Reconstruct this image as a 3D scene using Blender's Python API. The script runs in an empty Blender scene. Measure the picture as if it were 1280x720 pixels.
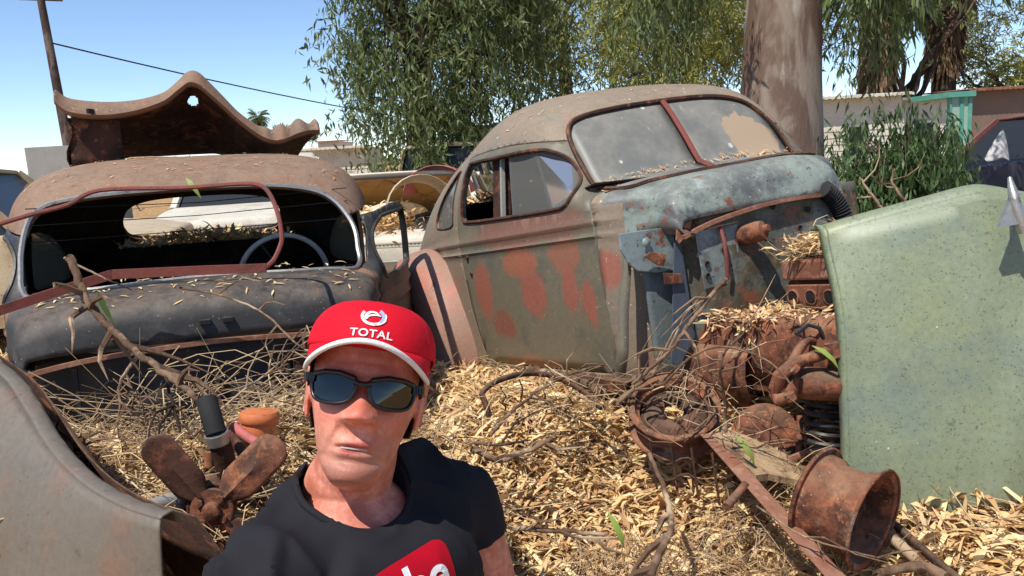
import bpy, bmesh, math, random
import numpy as np
from mathutils import Vector, Matrix, Euler
from mathutils.bvhtree import BVHTree
R = math.radians
random.seed(7); rng = np.random.default_rng(11)
SC = bpy.context.scene
COL = SC.collection

# ---------------------------------------------------------------- camera
CAM = Vector((0, 0, 1.75)); FPX = 1005.0
P_, R_ = R(9.6), R(3.3)
FW = Vector((0, math.cos(P_), -math.sin(P_)))
_r0 = Vector((1, 0, 0)); _u0 = Vector((0, math.sin(P_), math.cos(P_)))
RT = _r0 * math.cos(R_) - _u0 * math.sin(R_)
UP = _u0 * math.cos(R_) + _r0 * math.sin(R_)
cd = bpy.data.cameras.new('camera'); cam = bpy.data.objects.new('camera', cd); COL.objects.link(cam)
cd.sensor_width = 36; cd.lens = 36 * FPX / 1280; cd.clip_start = .02; cd.clip_end = 3000
m = Matrix((RT, UP, -FW)).transposed().to_4x4(); m.translation = CAM
cam.matrix_world = m
SC.camera = cam

# ---------------------------------------------------------------- light
SUN = Vector((-.42, -.50, 1.15)).normalized()
W = bpy.data.worlds.new('World'); SC.world = W; W.use_nodes = True
nt = W.node_tree; nt.nodes.clear()
sky = nt.nodes.new('ShaderNodeTexSky'); sky.sky_type = 'NISHITA'; sky.sun_disc = False
sky.sun_elevation = math.asin(SUN.z); sky.sun_rotation = math.atan2(SUN.x, SUN.y)
sky.air_density = .9; sky.dust_density = .1; sky.ozone_density = 3.2; sky.altitude = 1600
bg = nt.nodes.new('ShaderNodeBackground'); bg.inputs[1].default_value = .145
wo = nt.nodes.new('ShaderNodeOutputWorld')
nt.links.new(sky.outputs[0], bg.inputs[0]); nt.links.new(bg.outputs[0], wo.inputs[0])
sl = bpy.data.lights.new('sun', 'SUN'); sl.energy = 4.6; sl.angle = R(.5); sl.color = (1, .95, .87)
so = bpy.data.objects.new('sun', sl); COL.objects.link(so)
so.rotation_euler = SUN.to_track_quat('Z', 'Y').to_euler(); so.location = (0, 0, 30)
SC.view_settings.view_transform = 'Standard'; SC.view_settings.look = 'None'
SC.view_settings.exposure = .32; SC.view_settings.gamma = 1; SC.view_settings.use_curve_mapping = False
SC.render.film_transparent = False
try:
    SC.cycles.max_bounces = 6; SC.cycles.transparent_max_bounces = 12
    SC.cycles.use_denoising = True
except Exception: pass

# ---------------------------------------------------------------- helpers
def at(x, y, D):                      # a pixel of the 1280 wide photo at depth D -> world point
    return CAM + (FW + RT * ((x - 640) / FPX) - UP * ((y - 360) / FPX)) * D

def tag(o, label=None, cat=None, group=None, kind=None):
    if label: o['label'] = label
    if cat: o['category'] = cat
    if group: o['group'] = group
    if kind: o['kind'] = kind
    return o

def empty(name, label, cat, loc=(0, 0, 0), rot=None, group=None, mat=None):
    o = bpy.data.objects.new(name, None); COL.objects.link(o); o.empty_display_size = .1
    if mat is not None: o.matrix_world = mat
    else:
        o.location = loc
        if rot: o.rotation_euler = rot
    return tag(o, label, cat, group)

def link(name, me, mat=None, parent=None, smooth=True, ang=None):
    o = bpy.data.objects.new(name, me); COL.objects.link(o)
    if mat is not None:
        me.materials.clear()
        for mm in (mat if isinstance(mat, (list, tuple)) else [mat]): me.materials.append(mm)
    if parent: o.parent = parent
    if smooth:
        me.polygons.foreach_set('use_smooth', [True] * len(me.polygons))
        if ang:
            try: me.set_sharp_from_angle(angle=R(ang))
            except Exception: pass
    return o

class MB:
    def __init__(s): s.v = []; s.f = []
    def add(s, vs, fs):
        n = len(s.v); s.v += [tuple(v) for v in vs]; s.f += [tuple(i + n for i in f) for f in fs]; return s
    def box(s, lo, hi, M=None, bev=0):
        x0, y0, z0 = lo; x1, y1, z1 = hi
        vs = [Vector(p) for p in ((x0,y0,z0),(x1,y0,z0),(x1,y1,z0),(x0,y1,z0),(x0,y0,z1),(x1,y0,z1),(x1,y1,z1),(x0,y1,z1))]
        if M: vs = [M @ v for v in vs]
        return s.add(vs, [(0,3,2,1),(4,5,6,7),(0,1,5,4),(1,2,6,5),(2,3,7,6),(3,0,4,7)])
    def beam(s, a, b, w, h, up=(0, 0, 1)):      # box between two points
        a, b = Vector(a), Vector(b); d = (b - a); L = d.length; d = d / L
        u = Vector(up); r = d.cross(u)
        if r.length < 1e-3: r = d.cross(Vector((1, 0, 0)))
        r.normalize(); u = r.cross(d)
        M = Matrix((d, r, u)).transposed().to_4x4(); M.translation = a
        return s.box((0, -w/2, -h/2), (L, w/2, h/2), M)
    def tube(s, pts, r, n=8, closed=False, cap=True, jit=0):
        pts = [Vector(p) for p in pts]; N = len(pts)
        rs = r if isinstance(r, (list, tuple)) else [r] * N
        ref = None; rings = []
        for i, p in enumerate(pts):
            if closed: t = pts[(i+1) % N] - pts[i-1]
            else: t = pts[min(i+1, N-1)] - pts[max(i-1, 0)]
            if t.length < 1e-9: t = Vector((0, 0, 1))
            t.normalize()
            if ref is None: ref = t.orthogonal().normalized()
            ref = (ref - t * ref.dot(t))
            if ref.length < 1e-6: ref = t.orthogonal()
            ref.normalize(); b = t.cross(ref)
            rings.append([p + (ref * math.cos(2*math.pi*k/n) + b * math.sin(2*math.pi*k/n)) * rs[i] * (1 + (random.uniform(-jit, jit) if jit else 0)) for k in range(n)])
        vs = [v for g in rings for v in g]; fs = []
        for i in range(N if closed else N - 1):
            j = (i + 1) % N
            for k in range(n): fs.append((i*n+k, i*n+(k+1) % n, j*n+(k+1) % n, j*n+k))
        if cap and not closed:
            fs.append(tuple(range(n))[::-1]); fs.append(tuple((N-1)*n + k for k in range(n)))
        return s.add(vs, fs)
    def lathe(s, prof, n=32, M=None, caps=False):        # profile (r, z) about Z
        vs = []; fs = []
        for r, z in prof:
            for k in range(n):
                a = 2*math.pi*k/n; v = Vector((r*math.cos(a), r*math.sin(a), z)); vs.append(M @ v if M else v)
        for i in range(len(prof)-1):
            for k in range(n): fs.append((i*n+k, i*n+(k+1) % n, (i+1)*n+(k+1) % n, (i+1)*n+k))
        if caps: fs.append(tuple(range(n))[::-1]); fs.append(tuple((len(prof)-1)*n+k for k in range(n)))
        return s.add(vs, fs)
    def grid(s, rows, close_u=False):
        nu = len(rows[0]); vs = [p for r in rows for p in r]; fs = []
        for i in range(len(rows)-1):
            for j in range(nu if close_u else nu-1):
                k = (j+1) % nu
                fs.append((i*nu+j, i*nu+k, (i+1)*nu+k, (i+1)*nu+j))
        return s.add(vs, fs)
    def prism(s, poly, f):                # poly of 2D, f(p, side)->3D for side 0/1
        n = len(poly)
        vs = [f(p, 0) for p in poly] + [f(p, 1) for p in poly]
        fs = [tuple(range(n))[::-1], tuple(range(n, 2*n))] + [(i, (i+1) % n, n+(i+1) % n, n+i) for i in range(n)]
        return s.add(vs, fs)
    def mesh(s, name='m'):
        me = bpy.data.meshes.new(name); me.from_pydata(s.v, [], s.f); me.validate(); me.update(); return me
    def build(s, name, mat, parent=None, smooth=True, ang=48, recalc=True, thick=0, bevel=0):
        me = s.mesh(name)
        if recalc:
            bm = bmesh.new(); bm.from_mesh(me); bmesh.ops.recalc_face_normals(bm, faces=bm.faces); bm.to_mesh(me); bm.free()
        o = link(name, me, mat, parent, smooth, ang)
        if thick:
            md = o.modifiers.new('s', 'SOLIDIFY'); md.thickness = thick; md.offset = 0
        if bevel:
            md = o.modifiers.new('b', 'BEVEL'); md.width = bevel; md.segments = 2; md.limit_method = 'ANGLE'; md.angle_limit = R(40)
        return o

def npmesh(name, V, Fq, mat, parent=None, smooth=False):
    V = np.asarray(V, np.float32).reshape(-1, 3); Fq = np.asarray(Fq, np.int32)
    k = Fq.shape[1]; me = bpy.data.meshes.new(name)
    me.vertices.add(len(V)); me.vertices.foreach_set('co', V.ravel())
    me.loops.add(Fq.size); me.loops.foreach_set('vertex_index', Fq.ravel())
    me.polygons.add(len(Fq)); me.polygons.foreach_set('loop_start', np.arange(0, Fq.size, k, dtype=np.int32))
    me.update(calc_edges=True)
    return link(name, me, mat, parent, smooth)

def crom(pts, n=8, closed=False):         # Catmull-Rom through 2D/3D points
    P = [np.array(p, float) for p in pts]; N = len(P); out = []
    for i in range(N if closed else N-1):
        if closed: a, b, c, d = P[i-1], P[i], P[(i+1) % N], P[(i+2) % N]
        else: a, b, c, d = P[max(i-1, 0)], P[i], P[i+1], P[min(i+2, N-1)]
        for k in range(n):
            t = k/n; out.append(.5*((2*b)+(-a+c)*t+(2*a-5*b+4*c-d)*t*t+(-a+3*b-3*c+d)*t**3))
    if not closed: out.append(P[-1])
    return out

def lerp_tab(tab, x):                     # smooth-ish table lookup, tab rows (x, a, b, ...)
    xs = [r[0] for r in tab]; s = 1 if xs[-1] > xs[0] else -1
    T = sorted(tab, key=lambda r: r[0]); X = [r[0] for r in T]
    if x <= X[0]: return T[0][1:]
    if x >= X[-1]: return T[-1][1:]
    i = max(k for k in range(len(X)) if X[k] <= x); i = min(i, len(X)-2)
    t = (x-X[i])/(X[i+1]-X[i]); out = []
    for c in range(1, len(T[0])):
        y0, y1 = T[i][c], T[i+1][c]; h = X[i+1]-X[i]; d = (y1-y0)/h
        dl = (y0-T[i-1][c])/(X[i]-X[i-1]) if i > 0 else d
        dr = (T[i+2][c]-y1)/(X[i+2]-X[i+1]) if i+2 < len(X) else d
        m0 = 0 if dl*d <= 0 else 2*dl*d/(dl+d); m1 = 0 if dr*d <= 0 else 2*dr*d/(dr+d)
        out.append((2*t**3-3*t*t+1)*y0+(t**3-2*t*t+t)*h*m0+(-2*t**3+3*t*t)*y1+(t**3-t*t)*h*m1)
    return out

def boolean(o, cutters, op='DIFFERENCE'):
    for c in cutters:
        md = o.modifiers.new('b', 'BOOLEAN'); md.object = c; md.operation = op; md.solver = 'EXACT'
    bpy.context.view_layer.update()
    dg = bpy.context.evaluated_depsgraph_get(); me = bpy.data.meshes.new_from_object(o.evaluated_get(dg))
    o.modifiers.clear(); o.data = me; return o

def bake(o):
    bpy.context.view_layer.update(); dg = bpy.context.evaluated_depsgraph_get()
    me = bpy.data.meshes.new_from_object(o.evaluated_get(dg)); o.modifiers.clear(); o.data = me; return o

def smoothstep(a, b, x):
    t = np.clip((x-a)/(b-a), 0, 1); return t*t*(3-2*t)
# ---------------------------------------------------------------- materials
def srgb(r, g, b):
    f = lambda c: (c/255/12.92) if c/255 <= .04045 else ((c/255+.055)/1.055)**2.4
    return (f(r), f(g), f(b), 1)

class NT:
    def __init__(s, name):
        s.m = bpy.data.materials.new(name); s.m.use_nodes = True; s.t = s.m.node_tree; s.t.nodes.clear()
        s.out = s.n('ShaderNodeOutputMaterial'); s.tc = s.n('ShaderNodeTexCoord')
    def n(s, k, **kw):
        nd = s.t.nodes.new(k)
        for a, v in kw.items(): setattr(nd, a, v)
        return nd
    def l(s, a, b): s.t.links.new(a, b)
    def co(s, scale=(1, 1, 1)):
        if isinstance(scale, (int, float)): scale = (scale,)*3
        mp = s.n('ShaderNodeMapping'); mp.inputs['Scale'].default_value = scale; s.l(s.tc.outputs['Object'], mp.inputs[0]); return mp.outputs[0]
    def noise(s, scale, detail=6, rough=.6, st=(1, 1, 1), dist=0, off=0):
        nd = s.n('ShaderNodeTexNoise'); nd.noise_dimensions = '4D' if off else '3D'
        if off: nd.inputs['W'].default_value = off
        nd.inputs['Scale'].default_value = scale; nd.inputs['Detail'].default_value = detail
        nd.inputs['Roughness'].default_value = rough; nd.inputs['Distortion'].default_value = dist
        s.l(s.co(st), nd.inputs['Vector']); return nd.outputs['Fac']
    def vor(s, scale, st=(1, 1, 1)):
        nd = s.n('ShaderNodeTexVoronoi'); nd.inputs['Scale'].default_value = scale; s.l(s.co(st), nd.inputs['Vector']); return nd.outputs['Distance']
    def ramp(s, fac, a, b):               # 0 below a, 1 above b (either order)
        mr = s.n('ShaderNodeMapRange'); mr.inputs[1].default_value = a; mr.inputs[2].default_value = b
        mr.interpolation_type = 'SMOOTHSTEP'; s.l(fac, mr.inputs[0]); return mr.outputs[0]
    def math(s, op, a, b=None):
        nd = s.n('ShaderNodeMath'); nd.operation = op
        for i, v in enumerate((a, b)):
            if v is None: continue
            if isinstance(v, (int, float)): nd.inputs[i].default_value = v
            else: s.l(v, nd.inputs[i])
        return nd.outputs[0]
    def mix(s, fac, a, b):
        nd = s.n('ShaderNodeMix'); nd.data_type = 'RGBA'
        if isinstance(fac, (int, float)): nd.inputs[0].default_value = fac
        else: s.l(fac, nd.inputs[0])
        for i, v in ((6, a), (7, b)):
            if isinstance(v, (tuple, list)): nd.inputs[i].default_value = v if len(v) == 4 else (*v, 1)
            else: s.l(v, nd.inputs[i])
        return nd.outputs[2]
    def bsdf(s, col, rough=.7, metal=0, bump=None, bstr=.3, bdist=.01, spec=.5, **kw):
        b = s.n('ShaderNodeBsdfPrincipled')
        if isinstance(col, (tuple, list)): b.inputs['Base Color'].default_value = col if len(col) == 4 else (*col, 1)
        else: s.l(col, b.inputs['Base Color'])
        for k, v in (('Roughness', rough), ('Metallic', metal), ('Specular IOR Level', spec)):
            if isinstance(v, (int, float)): b.inputs[k].default_value = v
            else: s.l(v, b.inputs[k])
        for k, v in kw.items():
            b.inputs[k.replace('_', ' ')].default_value = v
        if bump is not None:
            bp = s.n('ShaderNodeBump'); bp.inputs['Strength'].default_value = bstr; bp.inputs['Distance'].default_value = bdist
            s.l(bump, bp.inputs['Height']); s.l(bp.outputs[0], b.inputs['Normal'])
        s.l(b.outputs[0], s.out.inputs[0]); s.b = b; return s.m

def worn(name, base, layers=(), patches=(), rough=.65, metal=0, bump=.35, fine=60, spots=None, dust=None, spec=.4, big=2.5):
    """base colour, layers (colour, scale, lo, hi, stretch), patches ((centre),(radii),colour), spots (colour, scale, size)"""
    s = NT(name)
    v = s.noise(big, 4, .6, off=3.3)
    c = s.mix(v, tuple(x*.72 for x in base[:3]), tuple(min(1, x*1.25) for x in base[:3]))
    hs = []
    for i, L in enumerate(layers):
        col, sc, lo, hi = L[:4]; st = L[4] if len(L) > 4 else (1, 1, 1)
        f = s.ramp(s.noise(sc, 8, .68, st, off=1.7*i+.4), lo, hi); c = s.mix(f, c, col); hs.append(f)
    for i, (ce, ra, col) in enumerate(patches):
        mp = s.n('ShaderNodeMapping'); mp.vector_type = 'POINT'
        mp.inputs['Location'].default_value = tuple(-a/b for a, b in zip(ce, ra)); mp.inputs['Scale'].default_value = tuple(1/b for b in ra)
        s.l(s.tc.outputs['Object'], mp.inputs[0])
        ln = s.n('ShaderNodeVectorMath', operation='LENGTH'); s.l(mp.outputs[0], ln.inputs[0])
        d = s.math('ADD', ln.outputs['Value'], s.math('MULTIPLY', s.math('SUBTRACT', s.noise(9, 9, .74, off=i+8.), .5), 1.9))
        c = s.mix(s.math('MULTIPLY', s.ramp(d, 1.2, .7), .74), c, col)
    if spots:
        for col, sc, size in spots:
            jn = s.noise(sc*.35, 3, .5, off=6.1)
            f = s.math('MULTIPLY', s.ramp(s.vor(sc), size, size*.55), s.ramp(jn, .48, .56)); c = s.mix(f, c, col)
    if dust:                               # dust lying on what faces up
        g = s.n('ShaderNodeNewGeometry'); sp = s.n('ShaderNodeSeparateXYZ'); s.l(g.outputs['Normal'], sp.inputs[0])
        f = s.math('MULTIPLY', s.ramp(sp.outputs[2], .25, .95), s.ramp(s.noise(14, 8, .7, off=5.), .3, .62)); c = s.mix(s.math('MULTIPLY', f, dust[1]), c, dust[0])
    fn = s.noise(fine, 8, .75, off=2.2)
    c = s.mix(.45, c, s.mix(fn, (0, 0, 0, 1), c)) if False else c
    vv = s.n('ShaderNodeHueSaturation'); s.l(c, vv.inputs['Color'])
    s.l(s.math('ADD', s.math('MULTIPLY', fn, .9), .55), vv.inputs['Value'])
    h = s.math('ADD', fn, s.math('MULTIPLY', s.noise(7, 5, .6, off=9.), 1.2))
    if hs: h = s.math('ADD', h, s.math('MULTIPLY', hs[0], .6))
    r = s.math('ADD', s.math('MULTIPLY', fn, .35), rough-.17)
    return s.bsdf(vv.outputs[0], r, metal, h, bump, .006, spec)

RUST = srgb(122, 76, 56); RUSTD = srgb(74, 48, 38); RUSTL = srgb(160, 108, 80); PRIM = srgb(154, 84, 68)
M = {}
M['rust'] = worn('rust', RUST, [(RUSTD, 9, .46, .6), (srgb(158, 98, 66), 22, .5, .66), (srgb(150, 124, 102), 5, .54, .66), (srgb(58, 42, 36), 34, .58, .68)], spots=[(srgb(176, 150, 120), 60, .16)], dust=(srgb(150, 122, 96), .45), rough=.85, bump=.6, spec=.25)
M['rust_dark'] = worn('rust_dark', RUSTD, [(srgb(50, 36, 30), 8, .44, .6), (RUST, 14, .52, .64), (srgb(120, 98, 80), 30, .6, .7)], dust=(srgb(140, 116, 92), .4), rough=.85, bump=.6, spec=.25)
M['rust_pale'] = worn('rust_pale', srgb(140, 98, 78), [(RUST, 6, .45, .62), (srgb(165, 130, 108), 12, .52, .7), (RUSTD, 30, .62, .72)], rough=.8, bump=.5, spec=.3)
M['roofL'] = worn('dusty_brown_roof', srgb(128, 100, 82), [(srgb(150, 88, 66), 3.5, .5, .72), (srgb(112, 92, 78), 8, .5, .65), (srgb(90, 70, 56), 26, .56, .7)],
                  spots=[(srgb(190, 170, 140), 40, .16)], rough=.78, bump=.35, dust=(srgb(146, 126, 106), .55), spec=.2)
M['bodyL'] = worn('black_cowl_paint', srgb(42, 41, 41), [(srgb(76, 74, 72), 3, .48, .68), (srgb(122, 72, 46), 12, .62, .72), (srgb(30, 30, 32), 5, .5, .7)],
                  spots=[(srgb(150, 140, 120), 60, .14)], rough=.6, bump=.25, dust=(srgb(128, 110, 92), .5), spec=.4)
M['firewallL'] = worn('black_firewall', srgb(38, 37, 38), [(srgb(70, 66, 62), 5, .5, .7), (srgb(104, 66, 44), 16, .62, .74), (srgb(90, 84, 72), 40, .66, .74)],
                  spots=[(srgb(150, 140, 120), 45, .12)], rough=.6, bump=.4, dust=(srgb(120, 108, 92), .5))
M['bodyR'] = worn('khaki_brown_paint', srgb(132, 116, 98), [(srgb(146, 96, 78), 2.6, .52, .7), (srgb(118, 112, 98), 7, .48, .66), (srgb(96, 78, 62), 24, .6, .72)],
                  patches=[((.06, -.67, .50), (.06, .2, .09), PRIM), ((.25, -.3, .8), (.25, .5, .1), srgb(128, 146, 140))],
                  spots=[(srgb(205, 196, 176), 17, .13), (srgb(200, 190, 170), 45, .14)], rough=.6, bump=.22, dust=(srgb(150, 134, 112), .5))
M['cowlR'] = worn('pale_teal_cowl', srgb(134, 144, 134), [(srgb(92, 94, 92), 3.2, .44, .58), (srgb(70, 72, 74), 7, .56, .66), (RUST, 12, .58, .66), (srgb(150, 156, 148), 5, .6, .7), (srgb(60, 58, 54), 30, .6, .66)],
                  spots=[(srgb(196, 200, 190), 40, .13), (srgb(60, 50, 44), 22, .13)], rough=.5, bump=.35, dust=(srgb(146, 148, 136), .4))
M['doorR'] = worn('olive_grey_door', srgb(110, 102, 84), [(srgb(92, 90, 80), 4, .45, .65), (srgb(130, 100, 82), 3, .58, .72), (srgb(84, 60, 46), 22, .64, .74)],
                  patches=[((-.92, -.82, .44), (.085, .3, .16), PRIM), ((-.56, -.77, .56), (.14, .3, .07), srgb(160, 92, 66)), ((-.47, -.76, .42), (.10, .3, .12), PRIM), ((-.20, -.71, .42), (.055, .3, .11), PRIM),
                           ((-.21, -.71, .57), (.12, .3, .08), srgb(150, 92, 70)), ((-.075, -.69, .36), (.05, .3, .10), PRIM), ((-.78, -.80, .26), (.10, .3, .08), srgb(134, 76, 62)), ((-.5, -.76, .72), (.5, .3, .09), srgb(124, 84, 70)), ((-.6, -.8, .06), (.3, .3, .05), srgb(150, 104, 84))],
                  spots=[(srgb(190, 186, 170), 50, .12)], rough=.52, bump=.18, spec=.5)
M['fenderR'] = worn('pinkish_fender', srgb(150, 118, 100), [(srgb(176, 110, 94), 3, .42, .6), (srgb(140, 136, 124), 4, .56, .7), (srgb(96, 64, 48), 12, .6, .72)], rough=.55, bump=.2)
M['firewallR'] = worn('blue_grey_firewall', srgb(98, 102, 96), [(srgb(74, 66, 52), 4, .42, .56), (srgb(122, 104, 66), 9, .53, .63), (RUST, 8, .56, .64), (srgb(46, 40, 34), 20, .6, .66)],
                  patches=[((.2, -.55, .36), (.2, .13, .26), srgb(96, 110, 112)), ((.3, .3, .45), (.2, .14, .2), srgb(118, 134, 136))],
                  spots=[(srgb(30, 24, 20), 24, .14), (srgb(170, 160, 130), 55, .13)], rough=.6, bump=.4)
M['greyblue'] = worn('grey_blue_sheet', srgb(132, 144, 142), [(srgb(100, 104, 98), 6, .48, .6), (RUST, 12, .57, .64), (srgb(60, 50, 42), 26, .61, .66)], rough=.45, metal=.2, bump=.25)
M['green'] = worn('mottled_green_paint', srgb(122, 131, 104), [(srgb(132, 136, 98), 2.4, .48, .7), (srgb(110, 122, 108), 3.4, .5, .7), (srgb(130, 136, 116), 9, .5, .7), (srgb(148, 106, 76), 7, .665, .70, (1, 1, .35)), (srgb(96, 102, 84), 40, .58, .66)],
                  spots=[(srgb(90, 102, 84), 42, .2), (srgb(88, 100, 84), 90, .3), (srgb(92, 104, 86), 63, .22), (srgb(70, 82, 68), 24, .08), (srgb(100, 110, 90), 130, .3), (srgb(205, 205, 170), 13, .045)], rough=.45, bump=.12, spec=.5, big=4)
M['fenderL'] = worn('rusty_grey_fender', srgb(106, 97, 85), [(srgb(118, 92, 76), 5, .5, .7), (srgb(104, 100, 86), 3, .5, .66), (srgb(92, 76, 64), 26, .58, .7), (srgb(148, 140, 100), 18, .68, .74)],
                  spots=[(srgb(84, 80, 72), 30, .12), (srgb(200, 194, 176), 22, .06)], rough=.55, bump=.25, spec=.5)
M['chrome_dull'] = worn('dull_chrome', srgb(170, 166, 158), [(srgb(120, 100, 84), 14, .55, .7)], rough=.38, metal=.7, bump=.15)
M['red_bar'] = worn('red_oxide_bar', srgb(122, 62, 52), [(srgb(96, 60, 50), 14, .5, .65)], rough=.6, bump=.3)
M['rubber'] = worn('rubber', srgb(34, 33, 33), [(srgb(90, 82, 72), 20, .6, .74)], rough=.8, bump=.4)
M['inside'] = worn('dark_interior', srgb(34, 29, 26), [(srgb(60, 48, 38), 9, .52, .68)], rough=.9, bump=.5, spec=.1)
M['blackmetal'] = worn('black_metal', srgb(30, 30, 32), [(srgb(80, 76, 72), 14, .58, .7)], rough=.45, bump=.2, dust=(srgb(110, 104, 94), .4))
M['terra'] = worn('orange_canister', srgb(186, 104, 60), [(srgb(196, 122, 76), 9, .5, .66), (srgb(120, 72, 46), 20, .6, .7)], rough=.65, bump=.2)
M['wood_grey'] = worn('weathered_board', srgb(178, 150, 116), [(srgb(124, 98, 74), 6, .46, .62, (1, 1, 1)), (srgb(92, 76, 54), 26, .52, .66), (srgb(196, 170, 134), 34, .56, .7)], rough=.9, bump=.8, spec=.1)
M['bgwhite'] = worn('old_white_paint', srgb(196, 190, 174), [(srgb(168, 156, 134), 2.5, .5, .68), (srgb(150, 108, 76), 5, .64, .73)], rough=.55, bump=.15)
M['bgtan'] = worn('old_tan_paint', srgb(184, 166, 134), [(srgb(150, 118, 82), 3, .5, .68), (srgb(126, 84, 58), 7, .6, .7)], rough=.55, bump=.15)
M['ochre'] = worn('ochre_underside', srgb(166, 124, 66), [(srgb(130, 92, 52), 5, .5, .65)], rough=.7, bump=.3)
M['bgburg'] = worn('faded_burgundy_paint', srgb(112, 62, 60), [(srgb(138, 96, 90), 3, .5, .7)], rough=.5, bump=.1, dust=(srgb(160, 132, 122), .7))
M['bgdark'] = worn('dark_navy_paint', srgb(44, 40, 50), [(srgb(66, 60, 66), 3, .5, .7)], rough=.45, bump=.1)
M['teal'] = worn('teal_paint', srgb(88, 156, 138), [(srgb(120, 168, 150), 3, .5, .7)], rough=.6, bump=.1)
M['palegreen'] = worn('pale_green_siding', srgb(150, 182, 164), [(srgb(130, 160, 144), 3, .5, .7)], rough=.7, bump=.2)
M['trailer'] = worn('trailer_siding', srgb(214, 206, 190), [(srgb(186, 172, 150), 1.6, .5, .7), (srgb(160, 110, 80), 4, .66, .74)], rough=.6, bump=.1)
M['beige'] = worn('beige_wall', srgb(196, 176, 146), rough=.8, bump=.2)
M['redroof'] = worn('red_roof_tiles', srgb(160, 92, 74), rough=.8, bump=.4)
M['greymetal'] = worn('grey_sheet_metal', srgb(146, 144, 138), [(RUST, 4, .58, .72)], rough=.6, bump=.2)
M['brownwall'] = worn('brown_container', srgb(122, 104, 92), [(srgb(150, 92, 70), 3, .55, .68)], rough=.8, bump=.3)
M['palerag'] = worn('pale_rag', srgb(190, 188, 184), rough=.9, bump=.5)
M['pink'] = worn('faded_red_plastic', srgb(176, 96, 92), [(srgb(150, 92, 84), 12, .5, .7)], rough=.6, bump=.2)
M['white_lamp'] = worn('lamp_lens', srgb(190, 190, 186), rough=.2, bump=.05)

def bark(name, a, b, c, sc=3):
    s = NT(name)
    f = s.ramp(s.noise(sc, 7, .62, (1, 1, .28), dist=.6), .42, .56); g = s.ramp(s.noise(sc*.8, 6, .6, (1, 1, .22), off=4.), .52, .6)
    col = s.mix(g, s.mix(f, a, b), c); return s.bsdf(col, .9, 0, s.noise(22, 8, .7, (1, 1, .2)), .7, .02, .2)
M['bark'] = bark('smooth_eucalyptus_bark', srgb(142, 128, 114), srgb(108, 88, 76), srgb(172, 162, 150), 3.4)
M['bark_dark'] = bark('dark_bark', srgb(84, 70, 58), srgb(58, 46, 38), srgb(110, 94, 78), 4)
M['stick'] = bark('dry_branch_bark', srgb(134, 108, 86), srgb(96, 74, 58), srgb(176, 152, 124), 9)
M['polewood'] = bark('pole_wood', srgb(92, 76, 68), srgb(66, 54, 50), srgb(110, 96, 86), 4)

def leafmat(name, cols, rough=.6, trans=.0, spec=.3):
    s = NT(name); g = s.n('ShaderNodeNewGeometry'); cr = s.n('ShaderNodeValToRGB'); cr.color_ramp.interpolation = 'LINEAR'
    e = cr.color_ramp.elements
    for i, c in enumerate(cols):
        p = i/(len(cols)-1)
        if i < 2: e[i].position = p; e[i].color = c
        else: k = e.new(p); k.color = c
    if len(cols) > 2:
        for i, c in enumerate(cols): pass
    s.l(g.outputs['Random Per Island'], cr.inputs[0])
    mt = s.bsdf(cr.outputs[0], rough, 0, None, spec=spec)
    if trans:
        tr = s.n('ShaderNodeBsdfTranslucent'); mx = s.n('ShaderNodeMixShader'); mx.inputs[0].default_value = trans
        s.l(cr.outputs[0], tr.inputs[0]); s.l(s.b.outputs[0], mx.inputs[1]); s.l(tr.outputs[0], mx.inputs[2]); s.l(mx.outputs[0], s.out.inputs[0])
    return mt
def ramp_sorted(cols): return cols
M['litter'] = leafmat('dry_leaves', [srgb(168, 126, 82), srgb(236, 206, 150), srgb(208, 166, 108), srgb(246, 226, 178), srgb(182, 136, 90), srgb(226, 190, 130), srgb(238, 214, 162), srgb(196, 166, 118)], .55, .15)
M['litter_brown'] = leafmat('brown_dry_leaves', [srgb(160, 120, 84), srgb(222, 186, 140), srgb(184, 140, 100), srgb(232, 204, 158)], .6, .1)
M['twig'] = leafmat('dry_twigs', [srgb(120, 94, 70), srgb(196, 168, 130), srgb(150, 120, 92), srgb(216, 190, 150), srgb(104, 82, 62)], .8)
M['euc'] = leafmat('eucalyptus_leaves', [srgb(70, 84, 48), srgb(108, 122, 72), srgb(84, 100, 58), srgb(138, 146, 98), srgb(78, 94, 56)], .5, .3)
M['euc_pale'] = leafmat('pale_eucalyptus_leaves', [srgb(92, 104, 60), srgb(140, 146, 90), srgb(110, 122, 70), srgb(156, 156, 104)], .5, .3)
M['euc_yellow'] = leafmat('yellow_green_leaves', [srgb(118, 124, 56), srgb(160, 158, 84), srgb(134, 138, 68), srgb(172, 166, 96)], .5, .3)
M['euc_dark'] = leafmat('dark_green_leaves', [srgb(56, 76, 46), srgb(92, 116, 68), srgb(66, 88, 52), srgb(118, 138, 88)], .45, .3)
M['green_leaf'] = leafmat('fresh_green_leaf', [srgb(120, 150, 62), srgb(160, 178, 90)], .5, .3)

def ground_mat():
    s = NT('leaf_littered_ground')
    c = s.mix(s.ramp(s.noise(30, 10, .75), .4, .62), srgb(120, 90, 62), srgb(208, 172, 120))
    c = s.mix(s.ramp(s.noise(3, 6, .6, off=3.), .5, .7), c, srgb(150, 116, 82)); c = s.mix(s.ramp(s.noise(90, 6, .7, off=2.), .56, .68), c, srgb(70, 50, 36))
    return s.bsdf(c, .95, 0, s.noise(50, 8, .7), .8, .02, .1)
M['ground'] = ground_mat()

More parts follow.
